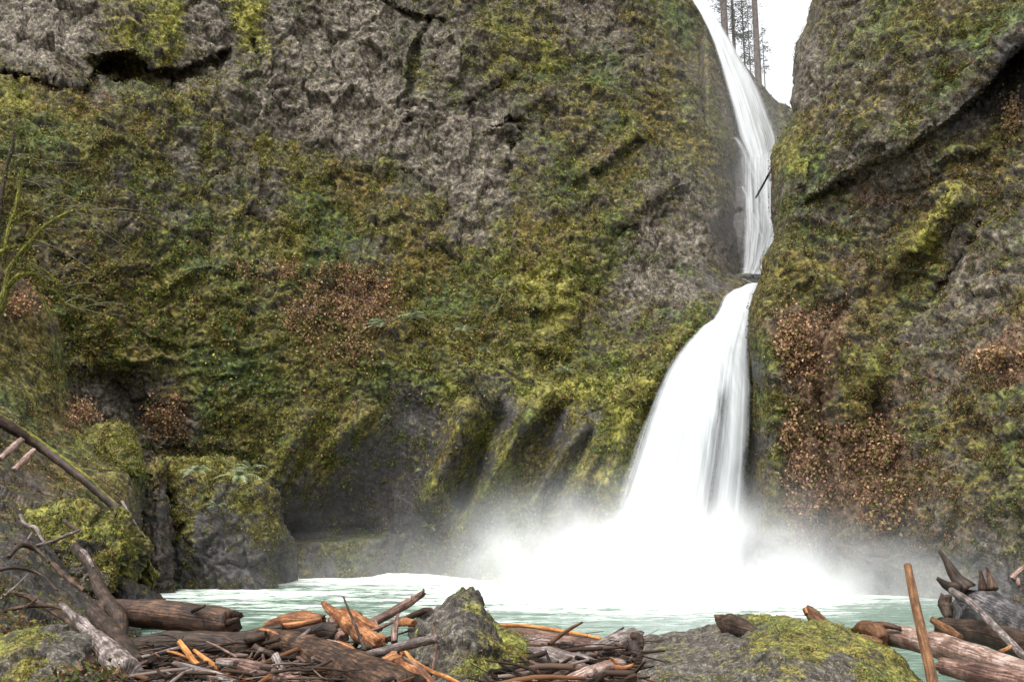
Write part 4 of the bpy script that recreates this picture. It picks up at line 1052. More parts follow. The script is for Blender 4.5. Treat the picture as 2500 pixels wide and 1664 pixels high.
def tube_obj(name, pts, rad, mat, parent=None, **kw):
    V, Fc, UV = tube(pts, rad, **kw)
    o = new_mesh(name, V, Fc, mat, uv=np.array(UV))
    if parent is not None: child(o, parent)
    return o

def DB(py):
    return float(np.interp(py, [1440, 1480, 1500, 1550, 1600, 1664, 1740], [19.5, 18, 17, 14.6, 12.6, 10.6, 9.2]))

_sd = [0.0]
def wood(name, label, cat, pts, rpx, mat, stubs=(), group=None, segs=14, per=8, rough=0.12, ragged=0.8, flat=1.0, parts=("stem", "branch_stub")):
    """pts: (px, py, distance); rpx: radii in picture units at those distances"""
    _sd[0] += 1.37
    W = [unproj(*p) for p in pts]
    dm = np.mean([p[2] for p in pts])
    rr = [r * dm / F for r in rpx]
    if stubs:
        root = empty(name, tuple(W[0])); bpy.context.view_layer.update()
        tube_obj(parts[0], W, rr, mat, root, segs=segs, per=per, rough=rough, ragged=ragged, flat=flat, seed=_sd[0])
        for sp, sr, *sm in stubs:
            sd_ = np.mean([p[2] for p in sp])
            tube_obj(sm[1] if len(sm) > 1 else parts[1], [unproj(*p) for p in sp], [r * sd_ / F for r in sr], sm[0] if sm else mat, root, segs=8, per=5, rough=rough, ragged=0.8, seed=_sd[0] + 5)
    else:
        root = tube_obj(name, W, rr, mat, None, segs=segs, per=per, rough=rough, ragged=ragged, flat=flat, seed=_sd[0])
    tag(root, label, cat, group)
    return root

G_ST = "loose sticks on the driftwood pile"
G_LG = "driftwood logs along the shore"
# --- left pile
wood("driftwood_log", "thick brown waterlogged log lying along the pool, its broken end pointing right", "log", [(250, 1492, 16.6), (400, 1500, 16.0), (500, 1512, 15.6), (566, 1524, 15.3)], [30, 33, 32, 30], W_BARK,
     [([(470, 1490, 15.4), (500, 1478, 15.2)], [6, 3]), ([(556, 1520, 15.2), (580, 1512, 15.1)], [9, 5])], G_LG, segs=22, rough=.13)
wood("driftwood_log", "dark log in front of the thick brown one, gnarled at its right end", "log", [(290, 1592, 13.9), (420, 1572, 13.9), (540, 1575, 13.7), (636, 1572, 13.5)], [24, 27, 28, 27], W_DARK,
     [([(600, 1560, 13.3), (648, 1548, 13.3)], [12, 8]), ([(620, 1580, 13.2), (668, 1600, 13.1), (690, 1622, 13.0)], [9, 5, 3])], G_LG, segs=20, rough=.2)
wood("driftwood_log", "grey polished log slanting down beside the bottom left boulder", "log", [(150, 1474, 15.0), (185, 1510, 14.3), (225, 1550, 13.4), (265, 1590, 12.5), (312, 1650, 11.4)], [7, 11, 16, 24, 30], W_GREY,
     [([(190, 1505, 14.1), (205, 1515, 13.8), (226, 1535, 13.6)], [5, 8, 4])], G_LG, segs=18)
wood("crooked_log", "crooked dark trunk bending down from the mossy boulder", "trunk", [(186, 1332, 20.5), (198, 1352, 20.0), (226, 1388, 18.8), (240, 1430, 17.6), (265, 1470, 16.6), (290, 1505, 15.8), (297, 1552, 15.0)], [9, 10, 13, 14, 15, 16, 12], W_DARK, [([(196, 1340, 20.0), (210, 1352, 19.6), (228, 1385, 18.4)], [5, 6, 3], W_GREY)], segs=16)
wood("driftwood_log", "brown log leaning between the crooked trunk and the grey log", "log", [(225, 1490, 15.4), (265, 1535, 14.4), (300, 1575, 13.4), (335, 1625, 12.4)], [18, 20, 20, 18], W_DARK, (), G_LG, segs=16)
wood("root", "twisted root curving across the dark hollow under the mossy boulder", "root", [(130, 1375, 19.5), (150, 1398, 19.0), (175, 1418, 18.5), (205, 1440, 18.0)], [6, 7, 6, 4], W_BARK)
wood("branch", "forked bare branch resting on the shaggy mossy boulder", "branch", [(49, 1256, 23.5), (62, 1280, 23.3), (86, 1288, 23.2), (98, 1308, 23.1), (110, 1325, 23.0)], [4, 5, 5, 4, 3], W_GREY, [([(86, 1332, 23.0), (130, 1320, 23.0), (165, 1305, 23.0), (198, 1292, 23.2)], [3, 4, 4, 2]), ([(80, 1300, 23.2), (62, 1322, 23.0)], [3.5, 2])])
wood("branch", "short dark branch lying on the moss of the shaggy boulder", "branch", [(155, 1270, 24.0), (172, 1282, 23.8), (192, 1296, 23.6)], [5, 5, 3], W_DARK)
wood("plank", "reddish flat stick crossing in front of the grey polished log", "stick", [(262, 1658, 11.2), (315, 1632, 11.5), (368, 1611, 11.9)], [4, 5, 4], W_PURP, (), G_ST, segs=8)
wood("stick", "bright orange curved stick, longest of the peeled ones at the left", "stick", [(438, 1566, 12.4), (458, 1592, 12.2), (478, 1618, 12.0), (520, 1642, 11.6)], [6.5, 7, 7, 4], W_BRIGHT, (), G_ST, rough=.06)
wood("stick", "shorter orange stick curving beside the longest peeled one", "stick", [(474, 1586, 12.2), (506, 1611, 11.9), (530, 1628, 11.8), (555, 1632, 11.7)], [4, 6, 7, 6], W_BRIGHT, (), G_ST, rough=.06)
wood("stick", "thin orange sliver to the left of the two peeled sticks", "stick", [(408, 1588, 12.5), (435, 1595, 12.3), (460, 1605, 12.2)], [2.5, 3.2, 2.5], W_BRIGHT, (), G_ST, segs=8)
wood("stick", "long grey stick lying across the twigs left of the peeled sticks", "stick", [(325, 1606, 12.6), (370, 1598, 12.6), (446, 1578, 12.7)], [3, 4, 4], W_GREY, (), G_ST, segs=8)
wood("driftwood_branch", "pale grey weathered branch at the bottom edge below the peeled sticks", "branch", [(425, 1618, 11.6), (480, 1635, 11.4), (540, 1655, 11.2), (600, 1680, 10.9)], [6, 9, 11, 10], W_GREY, [([(470, 1634, 11.3), (430, 1648, 11.2), (405, 1640, 11.2)], [5, 4, 2])], segs=12)
wood("driftwood_log", "reddish brown log with a pale worn top at the bottom edge", "log", [(535, 1618, 11.9), (590, 1628, 11.7), (660, 1648, 11.4), (760, 1690, 10.9)], [12, 19, 21, 22], W_PURP, [([(532, 1616, 11.7), (575, 1622, 11.6)], [8, 10], W_GREY, "worn_end")], G_LG, segs=18)
wood("driftwood_log", "biggest brown log running diagonally down through the pile", "log", [(640, 1556, 14.2), (720, 1578, 13.3), (820, 1618, 12.2), (920, 1664, 11.2), (1000, 1705, 10.4)], [26, 34, 40, 46, 48], W_BARK, [([(640, 1545, 14.0), (655, 1560, 13.8)], [9, 13]), ([(648, 1580, 13.6), (672, 1598, 13.3), (684, 1592, 13.2)], [8, 6, 3])], G_LG, segs=28, rough=.10)
wood("stick", "orange splinter lying on the upper end of the biggest log", "stick", [(636, 1536, 14.0), (664, 1542, 13.7), (690, 1554, 13.4)], [5, 5, 3], W_ORANGE, (), G_ST, segs=8)
wood("stick", "short grey peg leaning on the biggest log under the orange chunk", "stick", [(724, 1562, 13.0), (742, 1548, 13.0), (758, 1535, 13.1)], [4, 4.5, 4.5], W_GREY, (), G_ST, segs=8)
wood("driftwood_chunk", "flat orange chunk of split wood lying against the green water", "wood chunk", [(650, 1526, 15.2), (690, 1516, 15.1), (740, 1510, 15.0), (790, 1514, 14.9)], [9, 19, 21, 14], W_ORANGE, [([(655, 1534, 14.8), (720, 1524, 14.6), (785, 1512, 14.5)], [5, 8, 6])], segs=16, rough=.2, flat=.8, parts=("slab", "splinter"))
wood("driftwood_chunk", "dark rotten log end behind the flat orange chunk", "wood chunk", [(690, 1545, 14.9), (760, 1542, 14.8), (830, 1544, 14.6)], [18, 20, 18], W_DARK, (), None, segs=14, rough=.2)
wood("driftwood_stump", "splintered orange root standing up in the middle of the pile", "stump", [(790, 1472, 15.6), (815, 1495, 15.2), (850, 1520, 14.6), (890, 1552, 13.8), (925, 1576, 13.3)], [6, 12, 19, 17, 14], W_ORANGE,
     [([(812, 1510, 15.0), (816, 1535, 14.8), (840, 1560, 14.4)], [10, 16, 14], W_PURP), ([(836, 1490, 15.2), (862, 1502, 14.9), (900, 1524, 14.5), (930, 1535, 14.2)], [8, 12, 9, 5]), ([(920, 1552, 13.6), (945, 1562, 13.4)], [9, 7])], segs=16, rough=.28, parts=("main_root", "side_root"))
wood("stick", "thin dark stick stuck upright in front of the splintered orange root", "stick", [(838, 1455, 14.0), (852, 1490, 13.6), (869, 1530, 13.2), (880, 1560, 12.9), (892, 1588, 12.6)], [2.2, 3, 3.4, 4, 4], W_DARK, (), G_ST, segs=8, rough=.05)
wood("driftwood_branch", "reddish branch pointing up right over the foam with twigs at its tip", "branch", [(895, 1528, 15.0), (930, 1508, 15.2), (990, 1475, 15.6), (1034, 1447, 16.0)], [10, 10, 10, 7], W_PURP, [([(1028, 1450, 15.9), (1035, 1444, 15.9), (1033, 1436, 15.9)], [3, 2.5, 1.5]), ([(1004, 1464, 15.6), (1006, 1452, 15.6)], [2.5, 1.2]), ([(915, 1516, 15.0), (924, 1540, 14.8)], [5, 4]), ([(982, 1478, 15.5), (980, 1466, 15.5)], [2, 1])], parts=("stem", "twig"))
wood("driftwood_branch", "long grey branch lying level from the biggest log to the pointed boulder", "branch", [(855, 1602, 12.2), (920, 1592, 12.0), (1000, 1572, 11.7), (1072, 1558, 11.4)], [6, 9, 11, 9], W_GREY, (), None, segs=12)
wood("driftwood_branch", "pale peeled splinter resting on top of the biggest log", "branch", [(795, 1566, 12.9), (825, 1572, 12.7), (852, 1582, 12.5), (872, 1594, 12.3)], [4, 8, 9, 5], W_ORANGE, [([(800, 1562, 12.8), (840, 1572, 12.6)], [3, 4], W_PALE)], rough=.12)
wood("stick", "pale whitish stick on the biggest log left of the peeled splinter", "stick", [(745, 1562, 13.2), (770, 1564, 13.0), (792, 1570, 12.9)], [5, 6.5, 5], W_PALE, (), G_ST, segs=10)
wood("driftwood_branch", "dark bent branch running from the pile onto the left side of the pointed boulder", "branch", [(972, 1520, 14.4), (1000, 1505, 14.2), (1030, 1492, 14.0), (1050, 1490, 13.8), (1058, 1520, 13.4)], [6, 7, 7, 6, 4], W_DARK)
wood("driftwood_knot", "orange knotted wood knob beside the dark bent branch", "wood chunk", [(975, 1522, 14.0), (990, 1516, 13.9), (1012, 1520, 13.8)], [6, 9, 8], W_ORANGE, (), None, rough=.3, segs=10)
wood("stick", "upright dark stump-like stick between the orange root and the pointed boulder", "stick", [(962, 1568, 13.2), (964, 1535, 13.4), (972, 1498, 13.6)], [7, 8, 3], W_PURP, (), G_ST, segs=10)
wood("stick", "thin orange root bending down across the foot of the pointed boulder", "stick", [(990, 1590, 11.7), (1010, 1612, 11.4), (1052, 1638, 11.0), (1090, 1652, 10.8), (1130, 1672, 10.5)], [4, 4.5, 5, 5, 4], W_BRIGHT, (), G_ST, segs=10, rough=.05)
wood("stick", "thin grey stick standing upright against the pointed boulder", "stick", [(1056, 1518, 13.0), (1064, 1560, 12.0), (1062, 1600, 11.4), (1054, 1645, 11.0)], [2.5, 3, 3, 3], W_PURP, (), G_ST, segs=8, rough=.05)
wood("driftwood_chunk", "brown curled bark piece under the level grey branch", "wood chunk", [(930, 1618, 11.7), (960, 1606, 11.7), (985, 1600, 11.7)], [9, 12, 7], W_ORANGE, (), None, rough=.3)
wood("driftwood_chunk", "golden split driftwood wedge at the foot of the pointed boulder", "wood chunk", [(972, 1612, 11.5), (1000, 1632, 11.2), (1030, 1655, 10.9), (1062, 1685, 10.5)], [9, 15, 16, 14], W_ORANGE, [([(985, 1605, 11.3), (1025, 1630, 11.0), (1060, 1665, 10.6)], [4, 6, 5], W_PURP)], rough=.2, parts=("wedge", "splinter"))
wood("stick", "small upright twig stub in front of the biggest log", "stick", [(641, 1598, 12.4), (645, 1612, 12.2), (650, 1630, 12.0)], [3, 3.5, 4], W_PURP, (), G_ST, segs=8)
wood("stick", "orange brown stick lying below the biggest log", "stick", [(622, 1616, 12.2), (655, 1626, 12.0), (690, 1640, 11.8)], [4, 5, 5], W_ORANGE, (), G_ST, segs=10)
wood("driftwood_chunk", "short pale violet wood block standing below the biggest log", "wood chunk", [(672, 1600, 12.0), (680, 1620, 11.9), (690, 1642, 11.7)], [9, 10, 9], W_GREY, (), None)
wood("stick", "knobbly brown stick pointing right at the bottom edge of the pile", "stick", [(690, 1650, 11.4), (715, 1646, 11.4), (742, 1642, 11.4)], [5, 5, 4], W_PURP, (), G_ST, segs=8)
wood("stick", "thin reddish stick between the dark log and the peeled sticks", "stick", [(505, 1566, 13.0), (540, 1582, 12.8), (580, 1604, 12.5)], [2.5, 3.2, 3], W_PURP, (), G_ST, segs=8)
wood("stick", "fine dark stick lying over the left end of the dark log", "stick", [(388, 1548, 13.6), (420, 1552, 13.4), (460, 1574, 13.1), (500, 1572, 13.0)], [2, 2.4, 2.2, 1.8], W_DARK, (), G_ST, segs=8)
# --- middle
wood("stick", "long thin orange root arching along the water right of the pointed boulder", "stick", [(1192, 1527, 15.6), (1240, 1526, 15.6), (1301, 1529, 15.5), (1395, 1544, 15.2), (1498, 1564, 14.8)], [3.5, 4.5, 5, 5, 3.5], W_BRIGHT, (), G_ST, segs=10, rough=.05)
wood("driftwood_slab", "wide dark weathered slab of bark lying under the arching root", "slab", [(1200, 1540, 15.0), (1280, 1552, 14.6), (1370, 1568, 14.2), (1470, 1580, 13.9)], [14, 26, 30, 22], W_PURP, [([(1230, 1552, 14.2), (1300, 1560, 13.9), (1400, 1572, 13.7)], [5, 6, 4], W_GREY), ([(1240, 1535, 15.0), (1340, 1545, 14.6), (1430, 1558, 14.2)], [4, 5, 4], W_BARK)], segs=20, rough=.2, flat=.6, parts=("bark", "ridge"))
wood("driftwood_branch", "reddish forked branch leaning on the dark bark slab", "branch", [(1220, 1536, 14.4), (1262, 1558, 14.0), (1300, 1570, 13.8), (1346, 1574, 13.6)], [5, 6, 7, 6], W_PURP, [([(1340, 1572, 13.5), (1360, 1556, 13.6), (1392, 1534, 13.8), (1422, 1518, 14.0)], [5, 5, 4.5, 2.5], W_RUST, "fork"), ([(1232, 1546, 14.3), (1270, 1550, 14.2)], [3, 2], W_ORANGE)])
wood("driftwood_log", "short grey log with a dark rooty end reaching toward the water", "log", [(1415, 1606, 13.4), (1450, 1594, 13.6), (1500, 1574, 14.0), (1550, 1560, 14.4)], [15, 21, 25, 27], W_GREY, [([(1546, 1572, 13.9), (1552, 1600, 13.8), (1540, 1625, 13.6)], [19, 18, 10], W_DARK, "root"), ([(1545, 1552, 14.1), (1562, 1556, 14.0), (1566, 1580, 13.8)], [10, 9, 5], W_BARK, "root")], G_LG, segs=20)
wood("driftwood_log", "grey grooved log lying right of the pointed boulder, tapering to its left end", "log", [(1290, 1584, 13.0), (1340, 1600, 12.8), (1400, 1622, 12.5), (1475, 1648, 12.1)], [6, 20, 25, 24], W_GREY, (), G_LG, segs=20, rough=.18)
wood("driftwood_log", "light brown log at the bottom edge with orange broken twigs on top", "log", [(1350, 1684, 10.7), (1430, 1646, 11.1), (1500, 1622, 11.5), (1520, 1620, 11.6)], [16, 15, 14, 10], W_PALE, [([(1496, 1626, 11.4), (1520, 1632, 11.4), (1546, 1622, 11.5)], [8, 7, 4], W_ORANGE), ([(1505, 1620, 11.4), (1498, 1610, 11.4), (1490, 1604, 11.4)], [5, 3.5, 2], W_ORANGE), ([(1455, 1640, 11.0), (1450, 1630, 11.0)], [5, 4])], G_LG, segs=16)
wood("driftwood_log", "dark log underneath the grey grooved log", "log", [(1330, 1640, 12.4), (1400, 1650, 12.2), (1480, 1664, 12.0)], [16, 18, 18], W_DARK, (), G_LG)
wood("driftwood_stump", "dark broken stump jutting over the water behind the wide low boulder", "stump", [(1756, 1514, 16.4), (1782, 1524, 16.0), (1815, 1536, 15.5), (1862, 1546, 15.0)], [10, 24, 22, 6], W_DARK, [([(1748, 1504, 16.4), (1770, 1510, 16.2), (1800, 1520, 15.8)], [5, 10, 8], W_BARK), ([(1766, 1534, 16.1), (1785, 1540, 15.8)], [8, 9])], segs=18, rough=.15)
wood("driftwood_stump", "small rusty orange stump poking up behind the moss of the wide boulder", "stump", [(1974, 1488, 15.9), (1988, 1504, 15.7), (2008, 1522, 15.5), (2030, 1536, 15.3)], [10, 15, 14, 8], W_RUST, [([(1966, 1486, 15.8), (1972, 1500, 15.7)], [6, 6], W_ORANGE)], rough=.2)
# --- right
wood("driftwood_pole", "straight rusty brown pole standing upright at the right", "pole", [(2216, 1380, 12.0), (2232, 1460, 11.6), (2252, 1550, 11.2), (2272, 1640, 10.8), (2288, 1730, 10.4)], [9, 11, 11.5, 12, 12.5], W_RUST, (), None, segs=16, rough=.05, ragged=.4)
wood("driftwood_log", "big pale peeled log lying behind the upright pole, orange at its left end", "log", [(2130, 1546, 15.4), (2190, 1552, 15.0), (2280, 1572, 14.2), (2380, 1602, 13.2), (2520, 1646, 12.0), (2760, 1730, 10.6)], [20, 27, 29, 26, 22, 18], W_PALE, [([(2088, 1540, 15.2), (2108, 1532, 15.1), (2140, 1540, 14.9), (2156, 1562, 14.7)], [10, 18, 20, 12], W_RUST, "root"), ([(2104, 1556, 14.9), (2130, 1566, 14.7), (2156, 1572, 14.6)], [10, 14, 8], W_RUST, "root"), ([(2120, 1522, 15.1), (2160, 1524, 14.9), (2200, 1534, 14.7)], [6, 8, 5], W_BARK, "root")], G_LG, segs=24)
wood("driftwood_log", "brown wet log at the bottom right corner under the big pale one", "log", [(2300, 1624, 12.8), (2400, 1648, 12.2), (2530, 1680, 11.5), (2800, 1760, 10.2)], [20, 26, 30, 30], W_PURP, (), G_LG, segs=20)
wood("driftwood_log", "reddish split log between the big pale log and the dark root wad", "log", [(2276, 1512, 15.8), (2310, 1535, 15.4), (2345, 1556, 15.0)], [7, 11, 8], W_RUST, (), G_LG, segs=12)
wood("root_wad", "charred grey fallen trunk with spiky roots at the right edge", "log", [(2345, 1478, 19.6), (2400, 1488, 19.2), (2460, 1508, 18.4), (2560, 1556, 17.2), (2900, 1720, 13.5), (3300, 1900, 11.0)], [40, 46, 46, 46, 44, 40], W_BLACK,
     [([(2294, 1344, 19.6), (2312, 1372, 19.5), (2335, 1410, 19.4), (2360, 1440, 19.3)], [4, 8, 13, 22], W_DARK, "root"), ([(2288, 1410, 19.2), (2308, 1426, 19.2), (2340, 1440, 19.2)], [4, 9, 14], W_DARK, "root"), ([(2392, 1390, 19.2), (2396, 1410, 19.2), (2400, 1440, 19.2)], [3, 6, 10], W_BARK, "root"), ([(2408, 1382, 19.2), (2416, 1405, 19.2), (2424, 1440, 19.1)], [3, 6, 12], W_BARK, "root"),
      ([(2310, 1450, 18.8), (2308, 1480, 18.8), (2318, 1510, 18.6)], [12, 16, 8], W_DARK, "root"), ([(2330, 1470, 18.6), (2340, 1495, 18.5), (2336, 1518, 18.4)], [9, 8, 3], W_BLACK, "root")], segs=24, rough=.22, parts=("trunk", "root"))
wood("driftwood_pole", "thin grey pole leaning down across the charred fallen trunk", "pole", [(2322, 1440, 18.0), (2370, 1470, 17.0), (2430, 1530, 15.4), (2500, 1602, 14.0)], [8, 8, 8.5, 8], W_GREY, (), None, segs=12, rough=.08)
wood("branch", "white bleached branch sticking out above the charred trunk at the right edge", "branch", [(2470, 1412, 18.6), (2480, 1400, 18.6), (2500, 1385, 18.6), (2530, 1370, 18.6), (2600, 1390, 17.8), (2660, 1520, 16.8)], [8, 6, 6, 6, 7, 8], W_PALE, [([(2484, 1412, 18.6), (2488, 1430, 18.5)], [5, 4])])
wood("stick", "small yellow brown stick pile piece beside the thin leaning pole", "stick", [(2440, 1590, 14.4), (2462, 1582, 14.4), (2475, 1575, 14.4)], [4, 5, 4], W_ORANGE, (), G_ST, segs=8)
wood("driftwood_log", "dark soaked log in the shade under the charred trunk", "log", [(2300, 1530, 17.4), (2400, 1545, 16.6), (2520, 1580, 15.6), (2900, 1690, 13.0)], [24, 28, 32, 32], W_DARK, (), G_LG, segs=16)
# --- left bank
wood("fallen_tree", "slim fallen trunk with a moss stripe lying down the left bank", "fallen tree", [(-40, 1000, 33.2), (30, 1045, 33.6), (100, 1090, 34.0), (200, 1165, 33.4), (270, 1225, 33.0), (332, 1284, 32.6)], [13, 13, 12, 11, 10, 8], W_DARK, [([(-20, 1000, 33.2), (100, 1079, 33.95), (200, 1153, 33.35), (300, 1246, 32.75)], [4, 5, 4, 2], W_MOSSY, "moss"), ([(298, 1222, 32.7), (318, 1258, 32.5), (335, 1284, 32.4)], [3, 3, 2], W_GREY, "branch")], segs=14)
wood("plank", "pale broken piece of timber on the bank, upper left one of the pair", "timber", [(0, 1120, 30.0), (28, 1094, 30.4), (54, 1072, 30.8)], [7, 8, 7], W_PALE, (), "pale broken timbers on the left bank", segs=8)
wood("plank", "pale broken piece of timber on the bank, lower right one of the pair", "timber", [(34, 1148, 29.6), (60, 1122, 30.0), (84, 1098, 30.4)], [7, 8, 7], W_PALE, (), "pale broken timbers on the left bank", segs=8)
wood("fallen_pole", "thin dark trunk leaning across the upper waterfall", "fallen tree", [(1884, 412, 50.6), (1868, 442, 51.5), (1846, 482, 62.0)], [2.6, 2.4, 3.0], W_DARK, (), None, segs=8)

wood("root", "long thin dark root trailing down through the dark hollow at the left edge", "root", [(-20, 1395, 19.0), (40, 1385, 19.4), (100, 1402, 19.6), (140, 1440, 18.8)], [4, 4, 3, 2], W_DARK)
wood("root", "dark bent root rising out of the hollow beside the forked branch", "root", [(20, 1360, 20.4), (52, 1330, 21.0), (95, 1345, 21.2), (120, 1372, 20.6)], [5, 6, 5, 3], W_DARK)
wood("branch", "brown branch lying in the undergrowth just above the bottom left boulder", "branch", [(-20, 1500, 15.6), (50, 1482, 16.0), (120, 1478, 16.2), (170, 1490, 15.8)], [4, 4.5, 4, 2], W_BARK, [([(60, 1482, 15.9), (90, 1462, 16.2)], [4, 2])])
wood("branch", "brown branch sloping from the left edge toward the foot of the crooked log", "branch", [(-20, 1440, 17.4), (60, 1452, 17.2), (130, 1492, 16.2), (200, 1540, 15.0)], [6, 6, 6, 4], W_BARK)
wood("stick", "grey stick poking up from the dark undergrowth at the left edge", "stick", [(0, 1462, 16.4), (36, 1432, 16.8), (70, 1398, 17.6)], [2.5, 2.5, 1.5], W_GREY, (), None, segs=8)
# twigs and chips filling the pile
def debris():
    Vs, Fs, Us, Ts = [], [], [], []
    off = 0
    tints = np.array([[.03, .018, .012], [.06, .034, .022], [.02, .012, .009], [.11, .07, .05], [.16, .12, .10], [.13, .06, .028], [.045, .03, .022], [.012, .008, .006]])
    rs = np.random.default_rng(5)
    for i in range(1300):
        px = rs.choice([rs.uniform(230, 1060), rs.uniform(1200, 1560), rs.uniform(300, 800)]); py = rs.uniform(1545, 1690)
        d = DB(py) + rs.normal() * 0.35
        c = unproj(px, py + 14, d)
        a = rs.uniform(0, np.pi); L = 0.05 + 0.60 * rs.random() ** 2.4
        dr = np.array([np.cos(a), np.sin(a) * 0.8, rs.normal() * 0.18]) * L
        r = 0.005 + 0.028 * rs.random() ** 2.5
        bend = rs.normal(size=3) * L * 0.07
        V, Fc, UV = tube([c - dr, c + bend, c + dr], [r, r * 1.1, r * 0.6], segs=6, per=3, rough=.15, seed=i * .7)
        Vs += V; Us += UV; Ts += [tints[rs.integers(0, 8)] * rs.uniform(.6, 1.3)] * len(V); Fs += [tuple(x + off for x in f) for f in Fc]; off = len(Vs)
    o = new_mesh("driftwood_debris", Vs, Fs, M_LEAF, attrs={"tint": np.array(Ts)})
    tag(o, "loose twigs and bark chips littering the driftwood pile", "debris", None, "stuff")
debris()
wood("driftwood_log", "thin dark log wedged between the thick brown log and the flat orange chunk", "log", [(560, 1560, 14.4), (620, 1545, 14.5), (690, 1530, 14.6)], [9, 10, 8], W_DARK, (), G_LG)
wood("stick", "long dark wet stick crossing under the peeled orange sticks", "stick", [(330, 1640, 11.6), (440, 1632, 11.6), (540, 1606, 12.0)], [4, 5, 3.5], W_DARK, (), G_ST, segs=10)
wood("stick", "reddish stick lying over the roots right of the splintered orange root", "stick", [(880, 1548, 13.6), (930, 1530, 13.8), (985, 1506, 14.2)], [3, 4, 3], W_PURP, (), G_ST, segs=10)
wood("stick", "dark wet stick slanting behind the bark slab", "stick", [(1215, 1560, 14.0), (1290, 1588, 13.3), (1350, 1606, 12.9)], [4, 4.5, 3], W_DARK, (), G_ST, segs=10)

# ------------------------------------------------------------------ bare mossy tree at the left edge
def mossy_tree():
    root = empty("mossy_tree", tuple(unproj(-20, 780, 27))); bpy.context.view_layer.update()
    D = 27.0
    def br(name, pts, r, mat=W_MOSSY):
        tube_obj(name, [unproj(x, y, D + dz) for x, y, dz in pts], [q * 0.75 * D / F for q in r], mat, root, segs=10, per=7, rough=.25, ragged=.3, seed=len(pts) + r[0])
    br("trunk", [(-30, 800, 0), (5, 744, 0), (15, 702, 0), (24, 659, 0), (41, 630, 0)], [14, 12, 10, 9, 7])
    br("branch", [(38, 634, 0), (63, 603, 0), (82, 584, 0), (102, 559, 0), (136, 535, .2), (184, 513, .4), (218, 512, .6)], [7, 6.5, 6, 5.5, 5, 3.5, 2])
    br("branch", [(15, 702, 0), (46, 673, 0), (63, 669, .1), (92, 673, .2), (110, 700, .3), (136, 712, .3), (158, 739, .4), (194, 752, .5)], [8, 7, 6, 5, 4, 4, 3, 1.5])
    br("branch", [(-20, 626, 0), (0, 615, 0), (15, 607, .1), (34, 604, .1)], [6, 6, 5, 3])
    br("branch", [(10, 650, .3), (15, 591, .3), (27, 538, .4), (39, 508, .5), (48, 448, .6), (52, 420, .6)], [6, 6, 6, 6, 5, 3])
    br("branch", [(28, 542, .4), (52, 528, .4), (73, 516, .4), (107, 501, .4)], [4, 4, 4, 2.5])
    br("branch", [(-5, 560, .8), (4, 475, .8), (10, 438, .8), (18, 400, .8), (30, 360, .8), (36, 300, .8)], [6, 6, 6, 5.5, 5, 3], W_DARK)
    br("branch", [(41, 630, 0), (70, 640, 0), (100, 656, .1), (130, 680, .2), (150, 700, .3)], [4, 3.5, 3, 2, 1.2])
    br("branch", [(85, 690, .3), (98, 718, .3), (112, 745, .3), (125, 775, .3)], [3, 3, 2.5, 1.4])
    V_, F_, U_ = [], [], []
    rs = np.random.default_rng(9)
    starts = [(218, 512), (184, 513), (136, 535), (107, 501), (102, 559), (82, 584), (60, 440), (92, 671), (158, 739), (194, 751), (63, 603), (48, 448), (136, 710), (30, 380), (75, 516), (120, 545), (160, 522), (40, 630)]
    for i in range(46):
        sx, sy = starts[i % len(starts)]
        L = rs.uniform(60, 190); ang = rs.uniform(-0.3, 0.75); cv = rs.uniform(-22, 10)
        x1, y1 = sx + L * math.cos(ang) * .5, sy + L * math.sin(ang) * .5 + cv
        x2, y2 = sx + L * math.cos(ang), sy + L * math.sin(ang) + rs.uniform(0, 14)
        W = [unproj(sx, sy, D + .3), unproj(x1, y1, D + .5), unproj(x2, y2, D + rs.uniform(.2, 1.4))]
        V, Fc, UV = tube(W, [1.1 * D / F, .8 * D / F, .35 * D / F], segs=5, per=6, rough=.05, seed=i)
        o0 = len(V_); V_ += V; U_ += UV; F_ += [tuple(x + o0 for x in f) for f in Fc]
    child(new_mesh("twigs", V_, F_, W_TWIG, uv=np.array(U_)), root)
    # tufts of moss hanging on the limbs
    Pm, Nm = [], []
    for c in [o for o in root.children if o.name.startswith(("branch", "trunk"))]:
        co = np.array([v.co[:] for v in c.data.vertices]); Pm.append(co)
    Pm = np.concatenate(Pm); idx = rng.integers(0, len(Pm), 3500)  # moss
    p = Pm[idx] + rng.normal(size=(3500, 3)) * 0.035
    V, Fc, T = leaf_quads(p, rng.normal(size=(3500, 3)), rng.uniform(.03, .09, 3500), np.where(rng.random((3500, 1)) < .2, pal(YEL_PAL, 3500), pal(MOSS_PAL, 3500)))
    child(new_mesh("moss", V, Fc, M_LEAF, smooth=False, attrs={"tint": T}), root)
    tag(root, "bare leaning tree with moss covered branches and fine twigs at the left edge", "tree")
mossy_tree()

